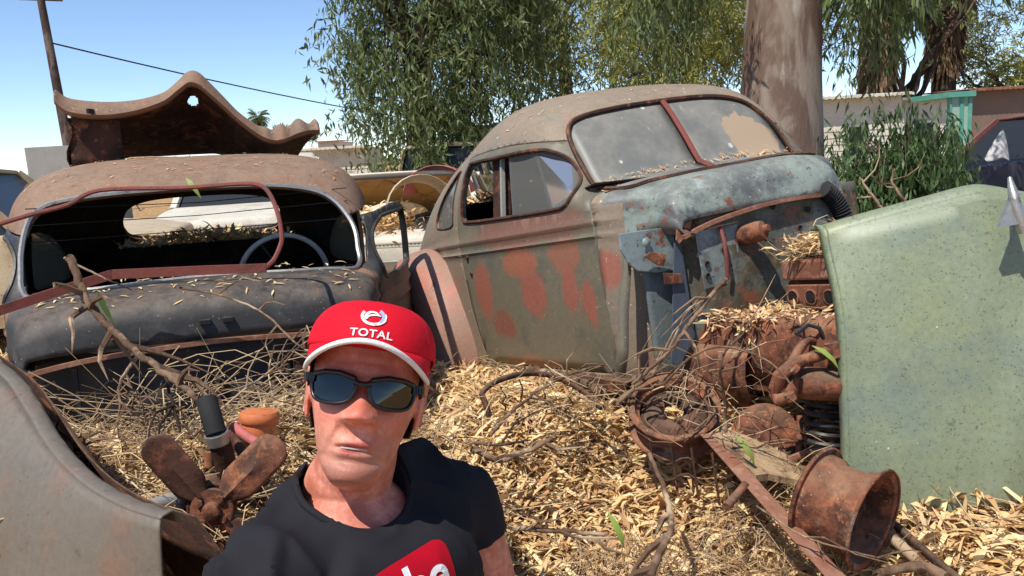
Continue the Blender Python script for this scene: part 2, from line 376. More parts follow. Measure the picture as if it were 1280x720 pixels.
def glass(name, dirt, amt_lo, amt_hi, tint=(.75, .8, .8, 1), spots=True, base=.35):
    s = NT(name); s.bsdf(dirt, .85, spec=.1); d = s.b
    f = s.ramp(s.noise(6, 9, .7), amt_lo, amt_hi)
    if spots:
        sp = s.math('MULTIPLY', s.ramp(s.vor(12), .12, .05), s.ramp(s.noise(5, 3, .5, off=6.), .47, .55)); f = s.math('MAXIMUM', f, sp)
    f = s.math('MAXIMUM', f, base)
    tr = s.n('ShaderNodeBsdfTransparent'); tr.inputs[0].default_value = tint
    gl = s.n('ShaderNodeBsdfGlossy'); gl.inputs['Roughness'].default_value = .08
    lw = s.n('ShaderNodeFresnel'); lw.inputs[0].default_value = 1.5
    m1 = s.n('ShaderNodeMixShader'); s.l(lw.outputs[0], m1.inputs[0]); s.l(tr.outputs[0], m1.inputs[1]); s.l(gl.outputs[0], m1.inputs[2])
    m2 = s.n('ShaderNodeMixShader'); s.l(f, m2.inputs[0]); s.l(m1.outputs[0], m2.inputs[1]); s.l(d.outputs[0], m2.inputs[2]); s.l(m2.outputs[0], s.out.inputs[0]); return s.m
M['glass_dusty'] = glass('dusty_glass', srgb(124, 122, 114), .3, .75, base=.62)
M['glass'] = glass('dirty_glass', srgb(150, 148, 140), .5, .9, base=.3)
M['glass_dark'] = NT('dark_car_glass').bsdf(srgb(40, 42, 44), .3, spec=.35)
def windshield_dirt():                       # dust film, bird marks and a peeled pale patch on one pane
    s = NT('windshield_dirt_glass')
    c = s.mix(s.ramp(s.noise(5, 8, .7), .4, .66), srgb(112, 112, 106), srgb(136, 132, 122))
    mp = s.n('ShaderNodeMapping'); mp.inputs['Location'].default_value = (0, -.40/.15, -1.02/.13); mp.inputs['Scale'].default_value = (0.001, 1/.15, 1/.13)
    s.l(s.tc.outputs['Object'], mp.inputs[0]); ln = s.n('ShaderNodeVectorMath', operation='LENGTH'); s.l(mp.outputs[0], ln.inputs[0])
    d = s.math('ADD', ln.outputs['Value'], s.math('MULTIPLY', s.math('SUBTRACT', s.noise(7, 4, .6, off=2.), .5), 2.2))
    c = s.mix(s.ramp(d, 1.02, .96), c, srgb(166, 144, 118))
    sp = s.math('MULTIPLY', s.ramp(s.vor(9, (1, 1, .6)), .13, .07), s.ramp(s.noise(4, 3, .5, off=6.), .44, .5)); c = s.mix(sp, c, srgb(205, 200, 184))
    st = s.ramp(s.noise(26, 4, .6, (1, 1, .12), off=7.), .62, .72); c = s.mix(s.math('MULTIPLY', st, .5), c, srgb(176, 170, 152))
    s.bsdf(c, .5, spec=.5)
    tr = s.n('ShaderNodeBsdfTransparent'); mx = s.n('ShaderNodeMixShader'); mx.inputs[0].default_value = .93
    s.l(tr.outputs[0], mx.inputs[1]); s.l(s.b.outputs[0], mx.inputs[2]); s.l(mx.outputs[0], s.out.inputs[0]); return s.m
M['windshieldR'] = windshield_dirt()

M['frond'] = leafmat('dead_palm_fronds', [srgb(96, 74, 54), srgb(128, 102, 76), srgb(80, 62, 46), srgb(142, 116, 88)], .8)
M['barkstrip'] = leafmat('bark_strips', [srgb(110, 80, 58), srgb(164, 128, 96), srgb(88, 66, 50), srgb(146, 104, 76)], .85)
# ---------------------------------------------------------------- ground
def S_(a, b, x): return smoothstep(a, b, x)
def terrain(x, y):
    x = np.asarray(x, float); y = np.asarray(y, float)
    z = .34*S_(1.2, 2.5, y) + .265*S_(2.3, 3.5, y)
    z = z - .08*S_(5, 9, y)
    z = z + .19*S_(.25, 1.05, x)*S_(1.2, 2.0, y)*(1-S_(3.2, 4.6, y))
    z = z + .055*S_(.85, 1.2, x)*S_(1.75, 2.15, y)*(1-S_(3.0, 4.0, y))
    z = z - .24*(1-S_(-1.3, -.45, x))*S_(1.5, 3, y)*(1-S_(5.5, 8, y))
    z = z + (.035*np.sin(x*2.3+1.1)*np.cos(y*1.9) + .022*np.sin(x*5.1-y*3.3) + .012*np.sin(x*11+y*9+2))*S_(1.2, 1.9, y)
    return z
def tz(x, y): return float(terrain(x, y))
def ground_sheet():
    xs = np.concatenate([-np.geomspace(900, 9, 26), np.linspace(-8, 8, 200), np.geomspace(9, 900, 26)])
    ys = np.concatenate([-np.geomspace(400, 3, 14), np.linspace(-2, 14, 200), np.geomspace(15, 1800, 34)])
    X, Y = np.meshgrid(xs, ys); Z = terrain(X, Y)
    V = np.stack([X, Y, Z], -1).reshape(-1, 3); nx = len(xs); ny = len(ys)
    i, j = np.meshgrid(np.arange(nx-1), np.arange(ny-1)); a = (j*nx+i).ravel()
    F = np.stack([a, a+1, a+nx+1, a+nx], 1)
    o = npmesh('ground', V, F, M['ground'], smooth=True); o['kind'] = 'structure'
ground_sheet()

# ---------------------------------------------------------------- leaves as real blades
def blades(name, C, D, N, L, Wd, curl, mat, parent=None, kind='stuff', label=None, cat=None, group=None):
    """lanceolate leaves: C base points, D directions, N normals, each a strip of three quads"""
    n = len(C); D = D/np.linalg.norm(D, axis=1, keepdims=True); S = np.cross(D, N); S /= np.linalg.norm(S, axis=1, keepdims=True)+1e-9; U = np.cross(S, D)
    ts = (0, .3, .68, 1.); ws = (.12, 1., .85, .06); V = np.empty((n, 8, 3))
    for k, (t, w) in enumerate(zip(ts, ws)):
        mid = C + D*(L*t)[:, None] + U*(curl*L*4*t*(1-t))[:, None]
        V[:, 2*k] = mid - S*(Wd*w/2)[:, None]; V[:, 2*k+1] = mid + S*(Wd*w/2)[:, None]
    b = (np.arange(n)*8)[:, None, None]
    F = (b + np.array([[0, 1, 3, 2], [2, 3, 5, 4], [4, 5, 7, 6]])[None]).reshape(-1, 4)
    o = npmesh(name, V, F, mat, parent); tag(o, label, cat, group, kind); return o
def rhombs(C, D, N, L, Wd):
    D = D/(np.linalg.norm(D, axis=1, keepdims=True)+1e-9); S = np.cross(D, N); S /= np.linalg.norm(S, axis=1, keepdims=True)+1e-9
    L = L[:, None]; Wd = Wd[:, None]
    V = np.stack([C, C+D*L*.4-S*Wd/2, C+D*L, C+D*L*.4+S*Wd/2], 1).reshape(-1, 3)
    F = np.arange(len(C)*4).reshape(-1, 4); return V, F

# ---------------------------------------------------------------- trees
def limb(mb, a, b, r0, r1, wob=.08, n=6, sides=7):
    a, b = Vector(a), Vector(b); L = (b-a).length; pts = []; rs = []
    for i in range(n+1):
        t = i/n; p = a.lerp(b, t); w = wob*L*math.sin(math.pi*t)
        pts.append(p + Vector((random.uniform(-w, w), random.uniform(-w, w), random.uniform(-w, w)*.4 + .06*L*math.sin(math.pi*t)))); rs.append(r0+(r1-r0)*t)
    mb.tube(pts, rs, sides)
    return pts
def tree(name, label, cat, base, height, crown_c, crown_r, nleaf, leaf, mat, bmat='bark_dark', trunk_r=.25, weep=.8, nclump=46, group=None, strand=1.0, hole=.0, seed=1, limbs=True, lean=(0, 0)):
    rs = np.random.default_rng(seed); random.seed(seed)
    t = empty(name, label, cat, base, group=group); base = Vector(base); cc = Vector(crown_c); cr = Vector(crown_r)
    mb = MB(); fork = Vector((lean[0]*.5, lean[1]*.5, height*.35))
    mb.tube([(0, 0, -.3), (0, 0, 0), (lean[0]*.2, lean[1]*.2, height*.15), fork], [trunk_r*1.5, trunk_r*1.15, trunk_r, trunk_r*.8], 12, jit=.05)
    cl = []
    for i in range(nclump):
        while True:
            v = rs.normal(size=3); v /= np.linalg.norm(v); v *= rs.uniform(.35, 1)**.6
            if v[2] > -.85: break
        cl.append((cc.x-base.x+v[0]*cr.x, cc.y-base.y+v[1]*cr.y, cc.z-base.z+v[2]*cr.z))
    mains = [cl[i] for i in range(0, nclump, max(1, nclump//9))]; pool = []
    if limbs:
        for mp in mains: pool += limb(mb, fork, mp, trunk_r*.5, trunk_r*.1, .1)[2:]
        for c in cl:
            q = min(pool, key=lambda p: (p-Vector(c)).length); limb(mb, q, c, trunk_r*.13, trunk_r*.03, .12, 4, 5)
    mb.build('trunk', M[bmat], t)
    # strands hanging from points round each clump, leaves along them
    cl = np.array(cl); per = max(1, int(nleaf/nclump/14)); n_s = nclump*per
    cs = cl[rs.integers(0, nclump, n_s)] + rs.normal(size=(n_s, 3))*np.array([cr.x, cr.y, cr.z*.7])*.17
    hd = rs.normal(size=(n_s, 3)); hd[:, 2] = hd[:, 2]*.3 - weep*2; hd /= np.linalg.norm(hd, axis=1, keepdims=True)
    SL = rs.uniform(.3, 1., n_s)*strand
    k = 14; tt = rs.uniform(0, 1, (n_s, k)); Cn = cs[:, None] + hd[:, None]*(tt*SL[:, None])[..., None] + rs.normal(size=(n_s, k, 3))*.05*strand
    out = rs.normal(size=(n_s, k, 3))*.6; out[..., 2] -= weep; Cn = Cn.reshape(-1, 3); out = out.reshape(-1, 3)
    Nn = rs.normal(size=Cn.shape); L = rs.uniform(.7, 1.35, len(Cn))*leaf; V, F = rhombs(Cn, out, Nn, L, L*rs.uniform(.16, .28, len(Cn)))
    npmesh('crown', V, F, M[mat], t); return t

TL = 'large weeping eucalyptus with dark dense curtains of leaves behind the junk cars, left of centre'
tree('eucalyptus_tree', TL, 'tree', (-1.6, 16, .5), 9, (-.95, 16, 5.4), (2.0, 2.2, 4.6), 52000, .17, 'euc', trunk_r=.3, weep=1., nclump=95, strand=1.2, seed=3)
tree('eucalyptus_tree', 'sparse pale eucalyptus with sky showing through, behind the roof of the standing sedan', 'tree', (1.9, 24, .5), 12, (1.8, 24, 6.4), (3.6, 2.5, 4.6), 26000, .2, 'euc_pale', trunk_r=.22, weep=.6, nclump=70, strand=1.2, seed=5)
tree('eucalyptus_tree', 'yellow-green bushy tree between the sparse eucalyptus and the thick trunk', 'tree', (4.6, 20, .5), 9, (4.1, 20, 5.0), (1.9, 2.2, 3.6), 34000, .15, 'euc_yellow', trunk_r=.25, weep=.5, nclump=60, strand=.8, seed=8)
# thick trunk just behind the sedan
def big_tree():
    b = Vector((2.70, 8.1, .5)); t = empty('eucalyptus_tree', 'thick smooth-barked eucalyptus trunk rising right behind the sedan windshield', 'tree', b)
    mb = MB(); pts = []; rs = []
    for i in range(22):
        z = -.3+i*.42; pts.append((.10*math.sin(z*.5), .06*math.sin(z*.8), z)); rs.append(.47-.018*i+.2*math.exp(-z*2.4)+random.uniform(-.006, .006))
    mb.tube(pts, rs, 26, jit=.012); mb.build('trunk', M['bark'], t)
    bb = MB(); ends = []
    for (p, q) in (((0, 0, 3.4), (-1.3, -.3, 3.25)), ((0, 0, 3.2), (1.0, -.2, 3.0)), ((0, 0, 4.2), (.6, -1.4, 4.4)), ((0, 0, 3.8), (2.2, .1, 3.5)), ((0, 0, 5.0), (-2.4, 1, 4.8)), ((0, 0, 4.), (3.4, -.4, 3.35)), ((0, 0, 4.), (2.9, -.9, 2.9)), ((0, 0, 3.5), (.9, .1, 2.6)), ((0, 0, 3.6), (-1.0, .3, 2.75))):
        pl = limb(bb, p, q, .09, .02, .06, 8); ends += pl[4:]
    bb.build('branch', M['bark'], t)
    rs = np.random.default_rng(4)
    E = np.array([tuple(e) for e in ends]); n = 900; st = E[rs.integers(0, len(E), n)] + rs.normal(size=(n, 3))*(.28, .28, .15); st = st[(np.hypot(st[:, 0], st[:, 1]+0) > .75)]; n = len(st)
    k = 22; tt = rs.uniform(0, 1, (n, k)); SL = rs.uniform(.3, 1.15, n); Cn = st[:, None].repeat(k, 1) + rs.normal(size=(n, k, 3))*.05; Cn[..., 2] -= tt*SL[:, None]
    D = rs.normal(size=Cn.shape)*.35; D[..., 2] -= 1; Cn = Cn.reshape(-1, 3); D = D.reshape(-1, 3); L = rs.uniform(.09, .17, len(Cn))
    V, F = rhombs(Cn, D, rs.normal(size=Cn.shape), L, L*.17); npmesh('crown', V, F, M['euc'], t)
big_tree()
# weeping sapling hanging low in front of the trailers
def sapling():
    b = Vector((3.72, 7.6, .5)); t = empty('eucalyptus_sapling', 'drooping bright green eucalyptus sapling in front of the white trailer', 'shrub', b)
    mb = MB(); rs = np.random.default_rng(9); st = []
    mb.tube([(0, 0, -.2), (.03, 0, .6), (-.02, .02, 1.15)], [.05, .035, .015], 7)
    for i in range(34):
        a = rs.uniform(0, 6.28); r = rs.uniform(.1, .62); h = rs.uniform(.75, 1.25)*(1-.35*r)
        pts = [Vector((0, 0, rs.uniform(.3, .9)))]; h *= 1.3; tip = Vector((r*1.15*math.cos(a), .7*r*math.sin(a), h))
        pts.append(pts[0].lerp(tip, .5)+Vector((0, 0, .1))); pts.append(tip); pts.append(tip+Vector((.12*math.cos(a), .1*math.sin(a), -.3))); mb.tube(pts, [.012, .008, .005, .003], 5)
        for p in pts[1:]: st += [p + Vector(rs.normal(size=3)*.10) for _ in range(5)]
    mb.build('trunk', M['bark_dark'], t)
    st = np.array([tuple(s) for s in st]); n = len(st); k = 12; tt = rs.uniform(0, 1, (n, k)); SL = rs.uniform(.15, .6, n)
    Cn = st[:, None].repeat(k, 1) + rs.normal(size=(n, k, 3))*.04; Cn[..., 2] = np.maximum(Cn[..., 2]-tt*SL[:, None], .02)
    D = rs.normal(size=Cn.shape)*.4; D[..., 2] -= 1; Cn = Cn.reshape(-1, 3); D = D.reshape(-1, 3); L = rs.uniform(.08, .16, len(Cn))
    V, F = rhombs(Cn, D, rs.normal(size=Cn.shape), L, L*.2); npmesh('crown', V, F, M['euc_dark'], t)
sapling()
tree('broadleaf_tree', 'bushy olive tree beyond the rusty container at the right edge', 'tree', (13.8, 22, .4), 4.5, (13.6, 22, 3.6), (1.9, 1.6, 1.5), 12000, .13, 'euc_yellow', trunk_r=.15, weep=.1, nclump=36, strand=.4, seed=21)
tree('broadleaf_tree', 'small round dark tree on the skyline between palm and red-roofed house', 'tree', (-11.9, 46, .4), 4, (-11.9, 46, 2.9), (1.35, 1.2, 1.1), 5000, .22, 'euc', trunk_r=.12, weep=0, nclump=22, strand=.3, seed=22)
tree('bare_tree', 'thin dry tree with bare twigs behind the trailers at right', 'tree', (9.3, 19, .4), 5, (9.3, 19, 4.3), (2.2, 1.2, 1.5), 1500, .12, 'euc_pale', trunk_r=.14, weep=.1, nclump=60, strand=.4, seed=23)
tree('bare_tree', 'wide bushy olive and brown scrub tree right of the palm trunks', 'tree', (8.2, 24, .4), 6, (8.4, 24, 5.6), (2.6, 1.6, 2.3), 9000, .18, 'euc_pale', trunk_r=.14, weep=.3, nclump=60, strand=.5, seed=24)

def palm(label, base, h, tr, fr, nf, seed, skirt=0, group=None, fl=.5):
    rs = np.random.default_rng(seed); t = empty('palm_tree', label, 'palm tree', base, group=group)
    mb = MB(); mb.tube([(0, 0, -.2), (0, 0, h*.5), (0, 0, h)], [tr*1.2, tr, tr*.9], 12, jit=.04); mb.build('trunk', M['bark_dark'], t)
    C = []; D = []; Ls = []
    for i in range(nf):
        a = rs.uniform(0, 6.28); el = rs.uniform(-.9, 1.2); d0 = np.array([math.cos(a)*math.cos(el), math.sin(a)*math.cos(el), math.sin(el)]); p = np.array([0, 0, h]); 
        for s in range(12):
            p = p + d0*fr/12; d0 = d0 + np.array([0, 0, -.09]); d0 /= np.linalg.norm(d0)
            for sd in (-1, 1):
                side = np.cross(d0, [0, 0, 1.]); C.append(p); D.append(d0*.8+side*sd*.8+np.array([0, 0, -.3])); Ls.append(fr*fl*(.5+.5*math.sin(3*s/12)))
    C = np.array(C); D = np.array(D); Ls = np.array(Ls); V, F = rhombs(C, D, rs.normal(size=C.shape), Ls, Ls*.12); npmesh('crown', V, F, M['euc'], t)
    if skirt:
        n = 1800; a = rs.uniform(0, 6.28, n); z = h-rs.uniform(0, skirt, n); C = np.stack([np.cos(a)*tr*1.2, np.sin(a)*tr*1.2, z], 1); D = np.stack([np.cos(a)*.35, np.sin(a)*.35, -np.ones(n)], 1)
        L = rs.uniform(.25, .6, n); V, F = rhombs(C, D, rs.normal(size=C.shape), L, L*.1); npmesh('dry_fronds', V, F, M['frond'], t)
palm('small palm far away on the skyline above the bent hood', at(327, 190, 110)-Vector((0, 0, 1)), 5.6, .22, 1.5, 60, 31)
palm('palm with a shaggy brown trunk nearest the thick tree trunk, behind the trailer', (8.7, 19, .4), 5.0, .26, 1.6, 40, 32, 2.6)
palm('palm with a shaggy brown trunk right of the other shaggy palm', (11.3, 21, .4), 5.6, .28, 1.7, 40, 33, 2.8)

# ---------------------------------------------------------------- far objects
def pole():
    a = at(92, 205, 26); a.z = .4; b = at(50, -6, 26); t = empty('utility_pole', 'tall dark wooden utility pole leaning at the left edge of the sky', 'utility pole', a)
    d = b-a; MB().tube([(0, 0, -.3), tuple(d*.5), tuple(d)], [.17, .15, .12], 10).build('pole', M['polewood'], t)
    MB().beam(tuple(d*.985-Vector((.55, .3, 0))), tuple(d*.985+Vector((.55, .3, 0))), .1, .12).build('crossarm', M['polewood'], t)
    w = at(66, 102, 26)-a; 
    for k, dx in enumerate((1.5, 2.3)):
        MB().tube([tuple(w), tuple(w*.5+Vector((dx*.45, 0, 0))), (dx, -.6, .0)], .018, 4).build('guy_wire', M['blackmetal'], t)
    p0 = at(66, 54, 26); p1 = at(700, 168, 60); pts = []
    for i in range(25):
        u = i/24; p = p0.lerp(p1, u); p.z -= 4*u*(1-u)*.6; pts.append(p)
    tag(MB().tube(pts, .028, 5).build('power_line', M['blackmetal']), 'thin black power line crossing the sky from the leaning pole', 'power line')
pole()
def boxthing(name, label, cat, x0, x1, ytop, D, depth, mat, roof=None, siding=0, wins=(), zb=.45, slope=0, overhang=.12):
    a = at(x0, ytop, D); b = at(x1, ytop, D); zt = (a.z+b.z)/2; w = b.x-a.x; t = empty(name, label, cat, (a.x, a.y, zb)); h = zt-zb
    mb = MB(); n = max(1, int(h/siding)) if siding else 1
    prof = []
    for i in range(n):
        z0, z1 = h*i/n, h*(i+1)/n
        if siding: prof += [(-.012, z0+.001), (.0, z1-.004)]
        else: prof += [(0, z0), (0, z1)]
    rows = [[(0, y, z), (w, y, z+slope*w)] for y, z in prof]; mb.grid(rows)
    mb.grid([[(0, depth, 0), (0, depth, h)], [(0, 0, 0), (0, 0, h)]]); mb.grid([[(w, 0, 0), (w, 0, h+slope*w)], [(w, depth, 0), (w, depth, h+slope*w)]]); mb.grid([[(w, depth, 0), (w, depth, h+slope*w)], [(0, depth, 0), (0, depth, h)]])
    mb.grid([[(0, 0, h), (w, 0, h+slope*w)], [(0, depth, h), (w, depth, h+slope*w)]])
    mb.build('wall', mat, t, smooth=False)
    if roof:
        r = MB(); nn = 2*int(w/.1); top = []; bot = []
        for i in range(nn+1):
            x = -overhang+(w+2*overhang)*i/nn; z = h+.03+slope*x+(.018 if i % 2 else 0); top.append(x); 
            bot.append(z)
        r.grid([[(x, -overhang-.1, z) for x, z in zip(top, bot)], [(x, depth+overhang, z+.05) for x, z in zip(top, bot)]])
        r.grid([[(x, -overhang-.1, z) for x, z in zip(top, bot)], [(x, -overhang-.1, z-.05) for x, z in zip(top, bot)]])
        r.build('roof', roof, t, smooth=False)
    for (u0, v0, u1, v1) in wins:
        f = MB(); X0, X1, Z0, Z1 = w*u0, w*u1, h*v0, h*v1
        for lo, hi in (((X0-.05, -.05, Z0-.05), (X1+.05, .0, Z0)), ((X0-.05, -.05, Z1), (X1+.05, .0, Z1+.05)), ((X0-.05, -.05, Z0), (X0, .0, Z1)), ((X1, -.05, Z0), (X1+.05, .0, Z1))): f.box(lo, hi)
        fo = f.build('window', M['greymetal'], t, smooth=False); MB().box((X0, -.03, Z0), (X1, -.015, Z1)).build('pane', M['glass_dark'], fo, smooth=False)
    return t
boxthing('trailer', 'white trailer with horizontal siding right of the thick tree trunk', 'trailer', 1012, 1128, 122, 15, 2.4, M['trailer'], M['trailer'], .12, [(.42, .45, .6, .72)])
boxthing('trailer', 'white trailer with reddish stains behind the drooping sapling', 'trailer', 1128, 1186, 124, 16, 2.2, M['trailer'], M['greymetal'], .14, [(.3, .4, .7, .75)])
def booth():
    a = at(1186, 122, 13.5); b = at(1216, 122, 13.5); w = b.x-a.x; h = a.z-.45; t = empty('booth', 'teal-framed glazed booth between the stained trailer and the rusty container', 'booth', (a.x, a.y, .45))
    f = MB()
    for x in (0, w*.5, w-.06): f.box((x, 0, 0), (x+.06, .06, h))
    f.box((0, -.003, h*.42), (w, .05, h*.42+.06)); f.box((-.03, -.05, h), (w+.03, 1.2, h+.09)); f.build('frame', M['teal'], t, smooth=False)
    MB().box((.0, .02, h*.45), (w, .03, h)).build('pane', M['palegreen'], t, smooth=False); MB().box((.0, .02, 0), (w, 1.1, h*.42)).build('wall', M['palegreen'], t, smooth=False)
booth()
boxthing('container', 'long brown-grey container with a rusty top at the right edge', 'container', 1212, 1420, 108, 17, 2.4, M['brownwall'], M['rust_pale'], 0)
boxthing('container', 'grey sheet-metal container low on the skyline at left', 'container', 30, 92, 183, 18, 2.4, M['greymetal'], None, 0)
boxthing('trailer', 'long low white trailer left of the weeping eucalyptus', 'trailer', 372, 462, 186, 21, 2.4, M['trailer'], M['trailer'], .5, [(.1, .4, .2, .7)])
boxthing('shed', 'pale green shed with sloping corrugated roof behind the sedan', 'shed', 578, 700, 163, 19, 3, M['palegreen'], M['greymetal'], .0, [], slope=.19, overhang=.2)
boxthing('house', 'distant white house with red tiled roof left of the eucalyptus', 'house', 397, 424, 177, 44, 4, M['trailer'], M['redroof'])
boxthing('house', 'distant beige house seen through the gap under the bent hood', 'house', 158, 192, 197, 38, 4, M['beige'], M['beige'])
boxthing('house', 'distant house with long red roof seen under the right of the bent hood', 'house', 250, 300, 196, 38, 4, M['redroof'], M['redroof'])
MBw = MB()
# low far scrub line on the horizon
rs = np.random.default_rng(77); n = 26000; x = rs.uniform(-260, 260, n); y = rs.uniform(150, 175, n); z = .4+rs.uniform(0, 1, n)**1.5*(1.6+1.1*np.sin(x*.09)+.8*np.sin(x*.31+1)).clip(.5, 4)
L = rs.uniform(.7, 1.5, n); V, F = rhombs(np.stack([x, y, z], 1), rs.normal(size=(n, 3)), rs.normal(size=(n, 3)), L, L*.6); o = npmesh('scrub', V, F, M['euc']); tag(o, 'low far line of scrub along the horizon', 'scrub', kind='stuff')
# ---------------------------------------------------------------- the two old sedans
def pose(cols, T): # columns f,l,u given as rows of the 3x3
    m = Matrix(cols).to_4x4(); m.translation = Vector(T); return m
def ortho(m3):
    f, l, u = [Vector([m3[r][c] for r in range(3)]) for c in range(3)]; f.normalize(); l = (l - f*l.dot(f)).normalized(); u = f.cross(l); return [[f[i], l[i], u[i]] for i in range(3)]
PR = pose(ortho([[.4165, .9052, -.0849], [-.8986, .4241, .1125], [.1379, .0294, .9900]]), (1.016, 3.562, .771))
PL = pose(ortho([[.3389, .9408, -.0093], [-.9392, .3389, .0561], [.0560, -.0103, .9984]]), (-1.258, 3.227, .453))

DOOR = [(.024, .655), (.018, .508), (.022, .332), (.030, .213), (.022, .125), (-.012, .055), (-.08, .045), (-.5, .045), (-1.0, .055), (-1.035, .075), (-1.065, .22), (-1.105, .57), (-1.118, .72), (-1.116, .87), (-1.10, 1.06),
        (-1.085, 1.10), (-1.03, 1.135), (-.64, 1.128), (-.374, 1.10), (-.23, 1.073), (-.155, 1.035), (-.10, .96), (-.04, .86), (-.0, .77)]
WIN = [(-1.012, 1.085), (-.98, 1.10), (-.74, 1.085), (-.40, 1.065), (-.29, 1.04), (-.21, .985), (-.14, .89), (-.125, .825), (-.165, .785), (-.28, .777), (-.65, .784), (-.98, .797), (-1.045, .82), (-1.05, .87), (-1.035, 1.03)]
QWIN = [(-1.20, 1.05), (-1.18, 1.08), (-1.28, 1.09), (-1.45, 1.06), (-1.62, .98), (-1.70, .88), (-1.68, .82), (-1.55, .80), (-1.3, .79), (-1.20, .80), (-1.185, .84)]
WSH = [(-.645, .846), (-.675, .95), (-.668, 1.08), (-.63, 1.17), (-.53, 1.212), (-.30, 1.232), (0, 1.238), (.30, 1.232), (.50, 1.20), (.60, 1.14), (.662, 1.03), (.665, .93), (.640, .846), (.45, .852), (0, .862), (-.45, .852)]
RWIN = [(-.49, 1.06), (-.48, 1.16), (-.40, 1.23), (-.2, 1.262), (.2, 1.262), (.42, 1.225), (.49, 1.15), (.485, 1.05), (.40, 1.01), (0, 1.0), (-.40, 1.005)]

def body_section(x, k, ybelt_front, kn=0):
    #  x, half width, top z, exponent, belt z
    tab = [(.365, ybelt_front*.93, .66, 3.2, .60), (.355, ybelt_front*.96, .74, 3.2, .62), (.33, ybelt_front*.98, .79, 3.4, .64), (.28, ybelt_front, .825, 3.4, .66), (.18, ybelt_front+.03, .845, 3.6, .69), (.06, .655, .858, 4.2, .70), (-.02, .675, .868, 4.4, .70),
           (-.085, .688, .885, 4.6, .70), (-.10, .69, .90, 4.6, .70), (-.2, .705, 1.06, 4.2, .70), (-.31, .722, 1.215, 4.0, .70), (-.36, .732, 1.265, 3.8, .70), (-.42, .745, 1.305, 3.8, .70), (-.52, .762, 1.342, 3.9, .70), (-.8, .80, 1.405, 3.9, .70), (-1.15, .838, 1.435, 3.1, .70), (-1.5, .80, 1.43, 2.7, .70),
           (-1.8, .745, 1.39, 2.6, .69), (-2.0, .725, 1.32, 2.6, .68), (-2.2, .69, 1.19, 2.6, .66), (-2.4, .65, 1.02, 2.5, .62), (-2.7, .58, .84, 2.4, .56), (-2.95, .52, .62, 2.2, .45), (-3.1, .40, .42, 2, .3), (-3.18, .2, .22, 2, .12)]
    w, zt, n, zb = lerp_tab(tab, x); n = max(1.9, n+kn*float(smoothstep(-.38, -.8, x))); w += .05*float(smoothstep(.25, 0, x))*float(smoothstep(-1.5, -.7, x))*(kn > 0); sill = 0 if x < .17 else (0 if x <= .17 else min(.6, (x-.17)/.03*.6)); sill = min(sill, zb-.02)
    pts = []
    zr = [0, .03, .1, .22, .36, .50, .60, .640, .650, .660, .672, .70, .712, .724, .738]
    for z in zr:
        q = z/.738; zz = sill+(zb+.036-sill)*q; y = w*(1-.045*(1-q)**2)+.012*math.sin(math.pi*q)
        if z in (.650, .712, .724) and x < .1: y += .008
        if z == 0: y -= .02
        pts.append((y, zz))
    y0, z0 = pts[-1]; N = 30
    for i in range(1, N+1):
        t = math.pi/2*i/N; s_ = math.sin(t); c_ = math.cos(t)
        y = y0*abs(c_)**(2/n); z = z0+(zt-z0)*abs(s_)**(2/n)
        pts.append((y, z))
    return pts
def car_shell(k, yb):
    xs = [.365, .362, .355, .345, .33, .31, .28, .24, .205, .198, .17, .12, .06, 0, -.05, -.085, -.1, -.115]+list(np.arange(-.14, -.54, -.025))+list(np.arange(-.56, -1.95, -.06))+list(np.arange(-1.96, -3.1, -.045))+[-3.1, -3.14, -3.17, -3.18]
    rows = []
    for x in xs:
        h = body_section(x, k, yb, k); rows.append([(x, -y, z) for y, z in h]+[(x, y, z) for y, z in h[::-1][1:]])
    return MB().grid(rows)

def cutter(poly, axis, a, b, cl=6):
    p = [tuple(q) for q in crom(poly, cl, True)]
    if axis == 'y': f = lambda q, s: (q[0], (a, b)[s], q[1])
    else: f = lambda q, s: ((a, b)[s], q[0], q[1])
    o = MB().prism(p, f).build('cutter', None, smooth=False); return o
def shrink(poly, d):
    P = [np.array(p, float) for p in poly]; c = sum(P)/len(P); return [tuple(c+(p-c)*(1-d/np.linalg.norm(p-c))) for p in P]

def frame_on(bvh, poly, axis, r, name, mat, parent, n=6, off=.004, side=1):
    pts = []
    for q in crom(poly, n, True):
        if axis == 'y': o = Vector((q[0], side*2, q[1])); d = Vector((0, -side, 0))
        elif axis == 'x': o = Vector((side*2 if side > 0 else -5, q[0], q[1])); d = Vector((-side, 0, 0))
        h = bvh.ray_cast(o, d)
        if h[0] is not None: pts.append(h[0]+h[1]*off*(1 if h[1].dot(d) < 0 else -1))
    return MB().tube(pts, r, 6, closed=True).build(name, mat, parent)

